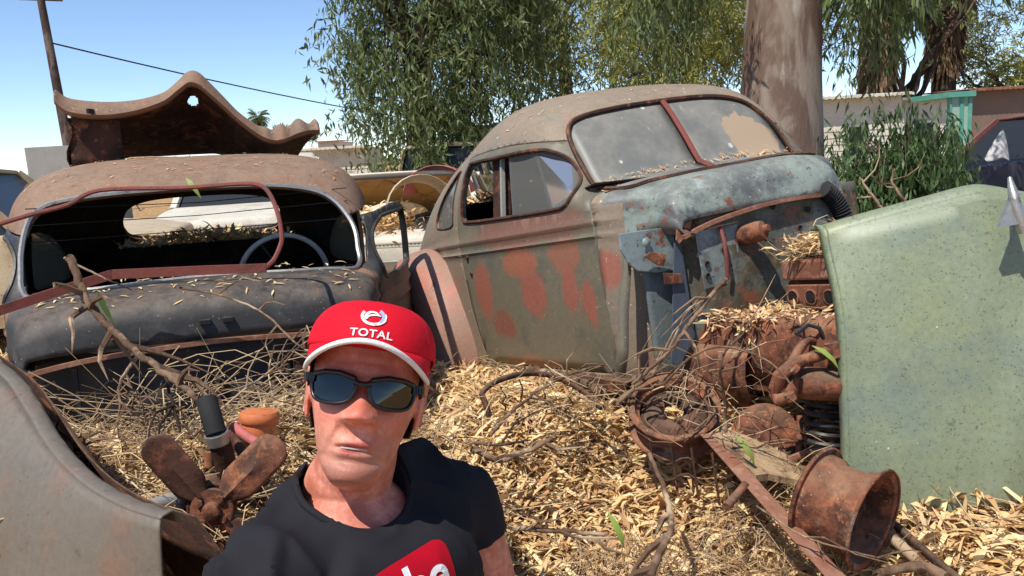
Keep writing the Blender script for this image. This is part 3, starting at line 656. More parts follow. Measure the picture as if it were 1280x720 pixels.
def inpoly(p, poly):
    c = False; n = len(poly)
    for i in range(n):
        a, b = poly[i], poly[(i+1) % n]
        if (a[1] > p[1]) != (b[1] > p[1]) and p[0] < (b[0]-a[0])*(p[1]-a[1])/(b[1]-a[1]+1e-12)+a[0]: c = not c
    return c
def cut(bm, poly, axis, pred, keep='out', cl=5):
    """slice the skin along a closed outline seen along an axis, then drop the faces inside (or outside) it"""
    P = [tuple(q) for q in crom(poly, cl, True)]; i0, i1 = ((0, 2) if axis == 'y' else (1, 2))
    xs_, ys_ = [p[0] for p in P], [p[1] for p in P]; bb = (min(xs_)-.01, max(xs_)+.01, min(ys_)-.01, max(ys_)+.01)
    cand = {f for f in bm.faces if pred(f.calc_center_median()) and max(v.co[i0] for v in f.verts) > bb[0] and min(v.co[i0] for v in f.verts) < bb[1] and max(v.co[i1] for v in f.verts) > bb[2] and min(v.co[i1] for v in f.verts) < bb[3]}
    for k in range(len(P)):
        a, b = P[k], P[(k+1) % len(P)]; dx, dy = b[0]-a[0], b[1]-a[1]; L = math.hypot(dx, dy)
        if L < 1e-5: continue
        lo0, hi0, lo1, hi1 = min(a[0], b[0])-1e-4, max(a[0], b[0])+1e-4, min(a[1], b[1])-1e-4, max(a[1], b[1])+1e-4; fs = []
        for f in cand:
            u = [v.co[i0] for v in f.verts]
            if max(u) < lo0 or min(u) > hi0: continue
            w = [v.co[i1] for v in f.verts]
            if max(w) < lo1 or min(w) > hi1: continue
            fs.append(f)
        if not fs: continue
        n = Vector((0, 0, 0)); n[i0] = -dy/L; n[i1] = dx/L; o = Vector((0, 0, 0)); o[i0] = a[0]; o[i1] = a[1]
        geom = list({e for f in fs for e in f.edges}) + list({v for f in fs for v in f.verts}) + fs
        r = bmesh.ops.bisect_plane(bm, geom=geom, plane_co=o, plane_no=n, dist=1e-5)
        cand = {f for f in cand if f.is_valid} | {g for g in r['geom'] if isinstance(g, bmesh.types.BMFace) and g.is_valid}
    dead = []
    for f in bm.faces:
        c = f.calc_center_median(); ins = pred(c) and inpoly((c[i0], c[i1]), P)
        if ins == (keep == 'out'): dead.append(f)
    bmesh.ops.delete(bm, geom=dead, context='FACES')

def sedan(key, name, label, mat4, yb, mats, shearz=0, open_left=False, ws_glass=False):
    root = empty(name, label, 'car', mat=mat4)
    me0 = car_shell(-.75 if key == 'R' else .7, yb).mesh(); bm = bmesh.new(); bm.from_mesh(me0)
    bmesh.ops.remove_doubles(bm, verts=bm.verts, dist=2e-4)
    if shearz:
        for v in bm.verts:
            up_ = float(smoothstep(.5, .9, v.co.z)); fr_ = float(smoothstep(.02, .3, v.co.x)); v.co.z += (shearz*v.co.y*(1+.6*fr_)+.02*fr_)*up_; v.co.y -= .06*fr_
    bmesh.ops.recalc_face_normals(bm, faces=bm.faces)
    if sum(f.normal.z for f in bm.faces if f.calc_center_median().z > 1.3) < 0: bmesh.ops.reverse_faces(bm, faces=bm.faces)
    bvh = BVHTree.FromBMesh(bm)
    def finish(b, nm, mat, par, th):
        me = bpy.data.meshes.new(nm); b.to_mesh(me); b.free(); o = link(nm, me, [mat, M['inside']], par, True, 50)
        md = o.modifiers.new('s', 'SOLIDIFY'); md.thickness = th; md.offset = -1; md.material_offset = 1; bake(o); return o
    wk = .86 if key == 'R' else 1
    wsh = [(y*wk, z+shearz*y*wk) for y, z in WSH]; rw = [(y, z+shearz*y) for y, z in RWIN]
    doors = {}
    for s in (-1, 1):
        pr = lambda c, s=s: c.y*s > .565
        b2 = bm.copy(); cut(b2, shrink(DOOR, .006), 'y', pr, 'in'); cut(b2, WIN, 'y', pr); cut(b2, [(y*1.01, z) for y, z in wsh], 'x', lambda c: c.x > -.75); doors[s] = finish(b2, 'door', mats['door'], root, .025)
    wk = .86 if key == 'R' else 1
    wsh = [(y*wk, z+shearz*y*wk) for y, z in WSH]; rw = [(y, z+shearz*y) for y, z in RWIN]
    for s in (-1, 1):
        pr = lambda c, s=s: c.y*s > .565
        cut(bm, DOOR, 'y', pr); cut(bm, QWIN, 'y', pr)
    cut(bm, wsh, 'x', lambda c: c.x > -.75); cut(bm, rw, 'x', lambda c: c.x < -1.8)
    sh = finish(bm, 'body', mats['body'], root, .02); cuts = {s: (doors[s],) for s in (-1, 1)}
    frame_on(bvh, wsh, 'x', .011, 'windshield_frame', mats['trim'], root, side=1)
    frame_on(bvh, rw, 'x', .009, 'rear_window_frame', mats['rubber'], root, side=-1)
    for s in (-1, 1):
        door = cuts[s][0]
        g = MB()
        def skin(x, z, inset):
            h = bvh.ray_cast(Vector((x, s*2, z)), Vector((0, -s, 0))); return (x, (h[0].y if h[0] else s*.75)-s*inset, z)
        # window channel
        ch = MB().tube([skin(x, z, .0) for x, z in crom(WIN, 5, True)], .010, 6, closed=True).build('window_frame', mats['wframe'], door)
        # inner door panel
        pn = MB(); poly = [(.0, .64), (0, .1), (-1.0, .1), (-1.06, .5), (-1.08, .74), (-.1, .74)]
        pn.prism(poly, lambda q, sd: skin(q[0], q[1], .06+.02*sd)); pn.build('inner_panel', M['blackmetal'], door, smooth=False)
        if s == -1 and key == 'R':
            gl = MB(); pl = [(-.62, 1.075)]+[p for p in WIN if p[0] > -.62]+[(-.62, .787)]
            pl = [(-.60, 1.072), (-.40, 1.062), (-.29, 1.037), (-.21, .982), (-.14, .888), (-.125, .825), (-.165, .785), (-.28, .777), (-.58, .783)]
            gl.prism([tuple(q) for q in pl], lambda q, sd: skin(q[0], q[1], .012+.004*sd)); gl.build('window_pane', M['glass'], door, smooth=False)
            dv = MB().prism([(-.79, .784), (-.70, .783), (-.71, 1.086), (-.80, 1.09)], lambda q, sd: skin(q[0], q[1], .03+.05*sd)); dv.build('window_divider', M['rust_dark'], door, smooth=False, bevel=.004)
            MB().prism([(-.70, .783), (-.685, .783), (-.695, 1.086), (-.71, 1.086)], lambda q, sd: skin(q[0], q[1], .02+.02*sd)).build('window_channel', M['greymetal'], door, smooth=False)
            hp = [skin(-1.00+.0, .60, -.012), skin(-.985, .60, -.03), skin(-.90, .598, -.03)]
            MB().tube([skin(-1.03, .615, -.002), skin(-1.03, .615, -.012)], .012, 8).build('lock_button', M['rust_dark'], door)
            MB().tube([skin(-1.01, .53, -.002), skin(-1.01, .53, -.010)], .010, 8).build('lock_button', M['rust_dark'], door)
        q = MB().tube([skin(x, z, .0) for x, z in crom(QWIN, 5, True)], .006, 6, closed=True).build('quarter_window_frame', mats['wframe'], root)
        gq = MB(); gq.prism([tuple(v) for v in crom(QWIN, 3, True)], lambda q, sd: skin(q[0], q[1], .012+.004*sd)); gq.build('quarter_window_pane', M['glass'], q, smooth=False)
        # rear fender
        f = MB(); rows = []; cx, cz = -1.78, .10
        prof = [(.0, .60), (.07, .585), (.14, .56), (.195, .50), (.225, .43), (.225, .375), (.21, .355), (.16, .35)]
        for i in range(33):
            a = math.pi*(1.06-.0-1.12*i/32); row = []
            for dy, rr in crom([(p[0], p[1], 0) for p in prof], 3)[::1] and [(q[0], q[1]) for q in crom([(p[0], p[1]) for p in prof], 3)]:
                X = cx-math.cos(a)*rr*(1.06 if math.cos(a) < 0 else 1.45); Z = cz+math.sin(a)*rr
                yb_ = .835-.10*max(0, (-1.78-X))*1.0
                row.append((X, s*(yb_-.03+dy), max(Z, -.12)))
            rows.append(row)
        f.grid(rows); f.build('rear_fender', mats['fender'], root, thick=.006)
        wh = empty('wheel', None, None); wh.parent = root; wh.location = (-1.78, s*.80, .02); wh.rotation_euler = (R(90), 0, 0)
        MB().lathe([(.20, -.07), (.26, -.085), (.335, -.06), (.345, 0), (.335, .06), (.26, .085), (.20, .07)], 28).build('tyre', M['rubber'], wh)
        MB().lathe([(.02, .03), (.08, .05), (.16, .01), (.19, .06), (.205, .07)], 24).build('rim', M['rust'], wh)
    # floor, seats, shelf, dash, firewall
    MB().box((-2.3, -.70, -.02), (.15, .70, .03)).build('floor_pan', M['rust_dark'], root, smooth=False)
    def seat(x0, w):
        b = MB(); n = 16; rows = []
        for i in range(n+1):
            y = -w+2*w*i/n; e = 1-.5*abs(y/w)**6
            rows.append([(x0+.48, y, .12), (x0+.50, y, .34*e), (x0+.42, y, .40*e), (x0+.1, y, .38*e), (x0+.04, y, .45*e), (x0-.06, y, .80*e), (x0-.12, y, .86*e), (x0-.2, y, .84*e), (x0-.2, y, .12)])
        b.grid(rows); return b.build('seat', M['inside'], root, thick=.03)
    seat(-.95, .62); seat(-1.85, .62)
    sh_ = MB(); sh_.box((-2.45, -.62, .93), (-1.93, .62, .95)); sh_.build('parcel_shelf', M['inside'], root, smooth=False)
    MB().box((-1.97, -.66, .03), (-1.93, .66, .93)).build('bulkhead', M['inside'], root, smooth=False)
    ds = MB(); rows = []
    for i in range(13):
        y = -.62+1.24*i/12; rows.append([(-.02, y, .855), (-.16, y, .84), (-.23, y, .80), (-.24, y, .66), (-.2, y, .60), (-.05, y, .58)])
    ds.grid(rows); ds.build('dashboard', M['inside'], root, thick=.01)
    # firewall
    fw = MB(); sec = [(y, z) for y, z in body_section(.35, 0, yb)]; top = [(y*.985, z-.012) for y, z in sec if z > .6]
    poly = [(-.60, .02), (.60, .02), (yb, .3)]+top+[(-y, z) for y, z in top[::-1]]+[(-yb, .3)]
    zt = lambda y: .60
    rows = []; ny = 49
    for i in range(ny):
        y = -.60+1.2*i/(ny-1); ay = abs(y); xf = .20+.12*float(smoothstep(.46, .36, ay)); row = []
        kz = .64 if key == 'L' else .69+shearz*y; xf += 0 if key == 'L' else .022
        for z in np.linspace(.0, 1, 20):
            Z = z*kz; bump = .018 if (.12 < Z < .5 and .10 < ay < .30) else 0
            row.append((xf-.09*float(smoothstep(.3, 0, Z))*(ay < .42)+bump, y, Z))
        rows.append(row)
    fw.grid(rows); fw.build('firewall', mats['firewall'], root, thick=.01, ang=40)
    rd = MB(); pr = crom([(.365, -yb*.95, .60), (.372, -yb*.6, .632), (.376, 0, .648), (.372, yb*.6, .632), (.365, yb*.95, .60)], 6); pr = [(p[0], p[1]-(.06 if shearz else 0), p[2]+shearz*1.6*p[1]+(.02 if shearz else 0)) for p in pr]
    for a, b in zip(pr[:-1], pr[1:]): rd.beam(a, b, .022, .016)
    rd.build('hood_ledge', mats['ledge'], root)
    # frame rails
    for s in (-1, 1):
        MB().box((-.2, s*.36-.03, -.10 if key == 'L' else -.02), (1.7 if key == 'L' else .97, s*.36+.03, .04 if key == 'L' else .14)).build('frame_rail', M['rust'], root, smooth=False, bevel=.006)
    return root, sh, bvh, {s: cuts[s][0] for s in (-1, 1)}

matsR = dict(body=M['bodyR'], door=M['doorR'], trim=M['rust_dark'], rubber=M['rubber'], wframe=M['rust_dark'], fender=M['fenderR'], firewall=M['firewallR'], ledge=M['rust_pale'])
matsL = dict(body=M['roofL'], door=M['blackmetal'], trim=M['chrome_dull'], rubber=M['rubber'], wframe=M['blackmetal'], fender=M['roofL'], firewall=M['firewallL'], ledge=M['rust_pale'])
carR, shellR, bvhR, doorsR = sedan('R', 'rusty_sedan', 'khaki-brown junk sedan with red-patched closed door and dusty split windshield', PR, .455, matsR, .05)
carL, shellL, bvhL, doorsL = sedan('L', 'rusty_sedan', 'brown junk sedan without windshield, black cowl and open driver door, behind the man', PL, .64, matsL)

# second material on the cowl ahead of the groove
def split_cowl(sh, mat, fx):
    sh.data.materials.append(mat); me = sh.data
    for p in me.polygons:
        c = p.center
        if c.z > .55 and c.x > fx(c.y) and p.material_index == 0: p.material_index = 2
split_cowl(shellR, M['cowlR'], lambda y: .12-.20*(abs(y)/.5)**2*.35 if abs(y) < .62 else .12)
split_cowl(shellL, M['bodyL'], lambda y: .03)
for key, root, bvh, mt in (('R', carR, bvhR, M['rust_dark']), ('L', carL, bvhL, M['rust'])):     # seam groove bead
    pts = []
    for i in range(41):
        y = -.60+1.2*i/40; x = (.12-.07*(abs(y)/.5)**2 if key == 'R' else .03)
        h = bvh.ray_cast(Vector((x, y, 2)), Vector((0, 0, -1)))
        if h[0] and h[0].z > .66: pts.append(h[0]+Vector((0, 0, .001)))
    MB().tube(pts, .0045, 5).build('cowl_seam', mt, root)
# open door on the left car, hinged at the front
d = doorsL[1]; hp = Vector((.02, .69, 0)); d.location = hp; 
d.data.transform(Matrix.Translation(-hp))
for c in d.children: c.data.transform(Matrix.Translation(-hp))
d.rotation_euler = (0, 0, R(-12)); d['label'] = 'black door standing open'
# steering wheel and column
sw = empty('steering_wheel', None, None); sw.parent = carL; sw.location = (-.50, .36, .80); sw.rotation_euler = (0, R(-76), 0)
MB().tube([(.205*math.cos(a), .205*math.sin(a), 0) for a in np.linspace(0, 2*math.pi, 49)[:-1]], .0125, 8, closed=True).build('rim', M['greymetal'], sw)
sp = MB()
for a in (90, 210, 330): sp.tube([(0, 0, -.02), (.2*math.cos(R(a)), .2*math.sin(R(a)), 0)], .006, 6)
sp.tube([(0, 0, 0), (0, 0, -.5)], .02, 8); sp.build('spoke', M['blackmetal'], sw)
# thin wires across the left car's windshield opening
wm = MB()
for z0, z1 in ((1.19, 1.20), (1.12, 1.14), (1.05, 1.06)): wm.tube([(-.3, -.66, z0), (-.9, 0, (z0+z1)/2-.01), (-.3, .66, z1)], .0028, 4)
wm.build('wire', M['blackmetal'], carL)

# right car: windshield panes, bar, wiper, cowl parts
def ws_x(bvh, y, z):
    h = bvh.ray_cast(Vector((1, y, z)), Vector((-1, 0, 0))); return h[0].x if h[0] else None
wsR = [(y*.86, z+.05*y*.86) for y, z in WSH]
import mathutils
def pane(bvh, poly, ylo, yhi, name, mat, parent):
    pp = [tuple(q) for q in crom(poly, 6, True)]; g = MB(); ys = np.linspace(ylo, yhi, 14); rows = []
    for y in ys:
        zs = [z for z in np.linspace(.8, 1.3, 251) if inpoly((y, z), pp)]
        if not zs: continue
        z0, z1 = min(zs), max(zs)
        rows.append([((ws_x(bvh, y, z) or -.3)-.012, y, z) for z in np.linspace(z0, z1, 12)])
    return g.grid(rows).build(name, mat, parent, thick=.005)
pane(bvhR, wsR, -.66, -.008, 'windshield_pane', M['windshieldR'], carR)
pane(bvhR, wsR, .008, .655, 'windshield_pane', M['windshieldR'], carR)
MB().tube([(ws_x(bvhR, 0, z)+.012, 0, z) for z in np.linspace(.868, 1.232, 10)], .014, 7).build('centre_bar', M['red_bar'], carR)
# right car details, all in the car's own frame
def tl(P, p): return P.inverted() @ Vector(p)
def R_at(x, y, D): return tl(PR, at(x, y, D))
def ray_plane(P, px, py, n, o):
    Pi = P.inverted(); c = Pi @ CAM; v = (Pi.to_3x3() @ (at(px, py, 1)-CAM)); n = Vector(n); return c + v*((Vector(o)-c).dot(n)/v.dot(n))
fx = lambda px, py, x=.22: ray_plane(PR, px, py, (1, 0, 0), (x, 0, 0))
# flange strip and teal disc panel on the near cowl side
st = MB(); pts = [fx(*p, .19) for p in ((776, 291), (778, 330), (772, 380), (772, 430), (768, 466))]; pt2 = [fx(*p, .215) for p in ((790, 291), (789, 340), (786, 390), (786, 440), (782, 470))]
st.grid([[tuple(a) for a in pts], [tuple(b) for b in pt2]]); st.build('cowl_flange', M['doorR'], carR, thick=.01)
dp = MB(); cpt = [fx(*p, .262) for p in ((774, 292), (776, 312), (786, 330), (798, 339), (822, 341), (843, 338), (843, 283), (800, 288))]
dp.prism([(p.y, p.z) for p in cpt], lambda q, s: (.262-.012*s, q[0], q[1])); dp.build('cowl_side_panel', M['greyblue'], carR, smooth=False, bevel=.004)
c0 = fx(808, 303, .275); MB().lathe([(.0, .008), (.010, .007), (.016, .003), (.02, 0)], 16, Matrix.Translation(c0) @ Matrix.Rotation(R(90), 4, 'Y')).build('panel_stud', M['greyblue'], carR)
def plate(name, pix, x, mat, th=.008):
    q = [fx(*p, x) for p in pix]; return MB().prism([(p.y, p.z) for p in q], lambda a, s: (x+th*s, a[0], a[1])).build(name, mat, carR, smooth=False, bevel=.002)
plate('hinge_bracket', [(804, 320), (812, 315), (832, 318), (829, 332), (822, 332)], .285, M['rust'])
plate('hinge_bracket', [(845, 283), (864, 275), (860, 292), (848, 305), (844, 300)], .34, M['rust_pale'])
plate('hinge_bracket', [(828, 341), (850, 342), (852, 354), (830, 356)], .30, M['rust'])
plate('blue_panel', [(842, 300), (850, 300), (868, 420), (850, 455), (838, 455)], .285, worn('blue_paint', srgb(70, 80, 92), rough=.5), .006)
plate('access_plate', [(868, 290), (920, 280), (925, 350), (880, 362)], .345, M['greyblue'], .006)['label'] = 'grey-blue plate with bolt holes'
for p in ((884, 330), (905, 312), (885, 345), (966, 258), (1010, 262), (1000, 285)):
    c = fx(*p, .357); MB().lathe([(.0, .0), (.009, .001), (.011, .004), (.013, 0)], 12, Matrix.Translation(c) @ Matrix.Rotation(R(90), 4, 'Y')).build('grommet', M['rubber'], carR)
# wiper motor / horn: rusty cylinder with stub
c = fx(942, 291, .40); MB().lathe([(.0, -.06), (.034, -.06), (.04, -.05), (.042, .02), (.036, .045), (.018, .05), (.016, .07), (.0, .07)], 20, Matrix.Translation(c) @ Euler((R(0), R(80), R(20))).to_matrix().to_4x4()).build('heater_motor', M['rust'], carR)
MB().tube([fx(900, 284, .36), fx(905, 300, .39), fx(908, 322, .40), fx(910, 350, .38)], .008, 7).build('steering_link', M['red_bar'], carR)
MB().tube([fx(948, 296, .42), fx(965, 304, .45), fx(974, 322, .5)], .003, 5).build('cable', M['rubber'], carR)
# corrugated hose at the far side
hp = [fx(*p, .38) for p in ((1029, 236), (1040, 245), (1050, 260), (1057, 278))]; hp = [Vector(q) for q in crom([tuple(q) for q in hp], 10)]
MB().tube(hp, [.034+(.006 if i % 2 else -.004) for i in range(len(hp))], 12).build('corrugated_hose', M['rubber'], carR)
# engine
eng = MB(); eng.box((.50, -.13, .05), (1.15, .15, .36)); eb = eng.build('engine_block', M['rust_dark'], carR, smooth=False, bevel=.012)
hd = MB(); hd.box((.50, -.155, .362), (1.15, .13, .44)); hd.build('cylinder_head', M['rust_pale'], eb, smooth=False, bevel=.01)
mf = MB(); mf.box((.52, -.162, .25), (1.14, -.132, .345)); mfo = mf.build('manifold_flange', M['rust'], eb, smooth=False, bevel=.004)
for i in range(7):
    x = .56+i*.09; MB().lathe([(.012, -.01), (.022, .004), (.026, .010), (.03, .008), (.03, 0)], 16, Matrix.Translation((x, -.160, .30)) @ Matrix.Rotation(R(90), 4, 'X')).build('port', M['rust_pale'], eb)
    MB().lathe([(0, .001), (.021, .001)], 16, Matrix.Translation((x, -.170, .30)) @ Matrix.Rotation(R(90), 4, 'X')).build('port', M['blackmetal'], eb)
for i in range(5): MB().lathe([(.0, .02), (.014, .018), (.014, 0)], 6, Matrix.Translation((.55+i*.13, -.05+.05*(i % 2), .44))).build('bolt_head', M['rust_dark'], eb)
# near side apron plate and brown panel under the engine
ap = MB(); rows = []
for i in range(18):
    x = .2+.78*i/17; rows.append([(x, -.405, .04), (x, -.405, .12), (x, -.402, .19), (x, -.39, .238), (x, -.37, .252), (x, -.33, .258), (x, -.25, .258)])
ap.grid(rows); ap.build('frame_apron', M['rust'], carR, thick=.006)
lo = MB(); rows = []
for i in range(14):
    x = .16+.42*i/13; rows.append([(x, -.44, -.02-.06*i/13), (x, -.47-.01*math.sin(i*.9), .04), (x, -.45, .11), (x, -.42, .15)])
lo.grid(rows); lo.build('frame_gusset', M['rust'], carR, thick=.006)
# suspension: control arm, shock absorber body, coil spring, brake drum
w = lambda x, y, D: R_at(x, y, D)
sus = empty('suspension', None, None); sus.parent = carR; SUSP = sus
def S_tube(name, pts, r, n=10, mat=M['rust']): return MB().tube([w(*p) for p in pts], r, n).build(name, mat, sus)
S_tube('control_arm', [(968, 490, 2.66), (975, 470, 2.62), (992, 455, 2.6), (1012, 448, 2.6), (1035, 440, 2.6), (1046, 436, 2.62)], [.022, .024, .022, .020, .020, .024])
S_tube('control_arm', [(990, 455, 2.62), (998, 438, 2.64), (1008, 426, 2.68), (1020, 425, 2.7)], [.018, .016, .014, .014])
S_tube('control_arm', [(966, 492, 2.66), (972, 500, 2.64), (988, 496, 2.62), (995, 470, 2.62)], [.016, .022, .024, .02])
S_tube('bushing', [(1040, 428, 2.6), (1046, 446, 2.6)], .026)
S_tube('bushing', [(986, 492, 2.58), (990, 500, 2.58)], .018)
S_tube('bushing', [(992, 460, 2.57), (996, 463, 2.57)], .016)
S_tube('shock_mount', [(994, 418, 2.66), (1010, 406, 2.66), (1024, 410, 2.66), (1034, 430, 2.66)], .007, 6, M['blackmetal'])
tk = MB(); c = w(1030, 480, 2.66); rows = []
for i in range(13):
    t = i/12; rr = .085*(1-abs(2*t-1)**5)**.5+.004; ce = c+(w(1075, 482, 2.66)-w(990, 478, 2.66))*(t-.5)
    rows.append([tuple(ce + (PR.inverted().to_3x3() @ (UP*math.cos(a)*rr*.62+FW*math.sin(a)*rr))) for a in np.linspace(0, 2*math.pi, 21)[:-1]])
tk.grid(rows, True); tk.build('spring_seat', M['rust'], sus)
co = []
for i in range(150):
    a = i/150*2*math.pi*5.2; q = at(1031, 497+62*i/150, 2.72)+RT*math.cos(a)*.058+FW*math.sin(a)*.058; co.append(tl(PR, q))
MB().tube(co, .0095, 7).build('coil_spring', M['blackmetal'], sus)
S_tube('strut', [(1000, 520, 2.85), (998, 575, 2.8)], .012)
dr = PR.inverted() @ at(957, 545, 2.85)
MB().lathe([(.0, .0), (.05, .0), (.10, -.01), (.115, -.02), (.118, -.06), (.108, -.065)], 26, Matrix.Translation(dr) @ Euler((R(75), 0, R(50))).to_matrix().to_4x4()).build('brake_drum', M['rust'], sus)
S_tube('cross_tube', [(985, 575, 2.75), (1030, 560, 2.7), (1060, 552, 2.68)], .014, 8)
# interior bits seen through the near window
MB().lathe([(.0, -.03), (.03, -.02), (.042, 0), (.03, .03), (0, .045)], 14, Matrix.Translation((-.9, -.35, .80))).build('headrest_ball', M['bgwhite'], carR)

# left car : frame leaning over the windshield opening (a thing of its own)
def L_at(x, y, D): return at(x, y, D)
fr = MB(); pp = [L_at(*p) for p in ((330, 336, 2.86), (342, 325, 2.87), (350, 308, 2.9), (352, 296, 2.91), (348, 270, 2.93), (338, 244, 2.96), (325, 232, 2.98), (300, 230, 3.0), (225, 235, 3.0), (125, 238, 2.98), (85, 256, 2.95), (40, 268, 2.9), (0, 280, 2.85), (-30, 290, 2.8))]
fr.tube([Vector(q) for q in crom([tuple(q) for q in pp], 5)], .0085, 7)
pb = [L_at(*p) for p in ((333, 335, 2.86), (250, 338, 2.83), (140, 343, 2.78), (70, 365, 2.7), (0, 388, 2.62), (-30, 398, 2.58))]
for a, b in zip(pb[:-1], pb[1:]): fr.beam(a, b, .012, .032)
tag(fr.build('window_frame', M['red_bar']), 'loose reddish-brown bent metal frame leaning across the empty windshield opening', 'frame')
# fan, water pump, belt pulley
FC = tl(PL, at(265, 637, 1.95)); fanR = PL.to_3x3()
fan = empty('fan', None, None); fan.parent = carL; fan.location = FC; fan.rotation_euler = (R(4), R(-6), R(-8))
hubm = MB(); MX = Matrix.Rotation(R(90), 4, 'Y')
hubm.lathe([(.0, .035), (.012, .035), (.02, .03), (.022, .012), (.05, .008), (.052, -.004), (.02, -.01), (.0, -.012)], 20, MX)
for k in range(4):
    a = R(45+90*k); hubm.lathe([(0, .014), (.009, .013), (.009, 0)], 6, Matrix.Translation((.008, .034*math.cos(a), .034*math.sin(a))) @ MX)
hubm.build('hub', M['rust'], fan)
for k, a in enumerate((120, 36, -58, -146)):
    a = R(a); rows = []; u = Vector((0, math.cos(a), math.sin(a))); vv = Vector((0, -math.sin(a), math.cos(a)))
    for i in range(15):
        r = .03+.20*i/14; w_ = .018+.029*float(smoothstep(.03, .09, r)); 
        if r > .19: w_ *= math.sqrt(max(.02, 1-((r-.19)/.041)**2))
        tw = R(-16)*float(smoothstep(.04, .09, r)); row = []
        for j in range(9):
            s = -1+2*j/8; cup = .008*(1-s*s)+(.006 if abs(s) < .2 and r < .15 else 0)
            row.append(tuple(u*r + vv*(s*w_*math.cos(tw)) + Vector((1, 0, 0))*(s*w_*math.sin(tw)+cup)))
        rows.append(row)
    MB().grid(rows).build('blade', M['rust'] if k != 0 else M['rust_dark'], fan, thick=.002)
wp = MB(); wp.lathe([(0, -.02), (.055, -.02), (.06, -.03), (.045, -.04), (.06, -.05), (.055, -.06), (.03, -.07), (.035, -.2), (0, -.2)], 22, Matrix.Translation(FC) @ MX); wp.build('water_pump', M['rust_dark'], carL)
e = MB(); e.box((FC.x-.95, FC.y-.13, FC.z-.30), (FC.x-.16, FC.y+.13, FC.z-.015)); e.build('engine_block', M['rust_dark'], carL, smooth=False, bevel=.015)
def W_tube(name, pts, r, mat, parent=carL, n=10):
    Pi = PL.inverted() if parent is carL else Matrix.Identity(4)
    q = [tuple(Pi @ at(*p)) for p in pts]; q = [Vector(v) for v in crom(q, 4)] if len(q) > 2 else [Vector(v) for v in q]
    return MB().tube(q, r, n).build(name, mat, parent)
W_tube('radiator_hose', [(188, 638, 1.9), (205, 632, 1.95), (228, 626, 2.0)], .026, M['greymetal'])
W_tube('hose_clamp', [(224, 627, 1.985), (231, 625, 2.005)], .030, M['blackmetal'])
blk = W_tube('radiator_hose', [(258, 500, 2.08), (264, 520, 2.06), (270, 542, 2.05)], .027, M['rubber'])
W_tube('hose_clamp', [(270, 541, 2.05), (274, 553, 2.06)], .031, M['chrome_dull'])
W_tube('hose_neck', [(274, 552, 2.06), (280, 572, 2.08), (284, 590, 2.1)], .028, M['rust_dark'])
W_tube('coolant_pipe', [(290, 540, 2.2), (300, 560, 2.18), (312, 580, 2.12)], .014, M['rust_dark'])
for p in ((262, 565), (300, 575), (310, 590)):
    W_tube('spark_plug', [(p[0], p[1]+18, 2.12), (p[0], p[1], 2.12)], .014, M['rust'])
# near front fender of the left car, sweeping down to the lower left
Pi = PL.inverted()
edge = [(-40, 440, 2.05), (5, 474, 1.95), (30, 510, 1.83), (60, 560, 1.7), (100, 603, 1.57), (150, 633, 1.46), (200, 650, 1.37)]
E1 = crom([tuple(at(*p)) for p in edge], 7); N_ = len(E1)
fd = MB(); lip = MB(); rows = []; lr = []
for i, p in enumerate(E1):
    p = Vector(p); t = i/(N_-1); out = Vector((-.72+.25*t, -.62-.18*t, 0)).normalized(); row = []
    for k in range(16):
        s = k/15; row.append(tuple(Pi @ (p + out*((.30-.27*t)*math.sin(s*1.35)) + Vector((0, 0, -.75*(s*.35*t+(1-.35*t)*(1-math.cos(s*1.45)))-.02*s)))))
    rows.append(row)
    inn = -out; lr.append([tuple(Pi @ (p+inn*d_+Vector((0, 0, z_)))) for d_, z_ in ((0, 0), (.006, .004), (.026, .003+.003*math.sin(i*1.7)), (.034, -.003), (.036, -.02))])
fo = fd.grid(rows).build('front_fender', M['fenderL'], carL, thick=.004)
lip.grid(lr).build('fender_flange', M['fenderL'], fo, thick=.004)
# inner wing plate below flange
iw = MB(); iw.grid([[tuple(Pi @ (Vector(p)+Vector((.04, .05, -.02)))) for p in E1], [tuple(Pi @ (Vector(p)+Vector((.16, .2, -.45)))) for p in E1]]); iw.build('inner_fender', M['rust_dark'], carL, thick=.004)
# firewall fittings on left car
for (y, z, mt) in ((-.30, .70, M['rust']), (.0, .72, M['blackmetal']), (.08, .72, M['blackmetal'])):
    MB().box((.352, y-.02, z-.008), (.378, y+.02, z+.012)).build('hinge_bracket', mt, carL, smooth=False, bevel=.003)
MB().box((.33, .30, .40), (.40, .46, .56)).build('relay_box', M['rust_dark'], carL, smooth=False, bevel=.01)
for y in (-.45, .02, .28): MB().beam((.338, y, .05), (.338, y, .6), .014, .02).build('panel_rib', M['firewallL'], carL)
MB().tube([(.33, .22, .44), (.39, .22, .42), (.42, .21, .36)], .018, 8).build('heater_pipe', M['blackmetal'], carL)

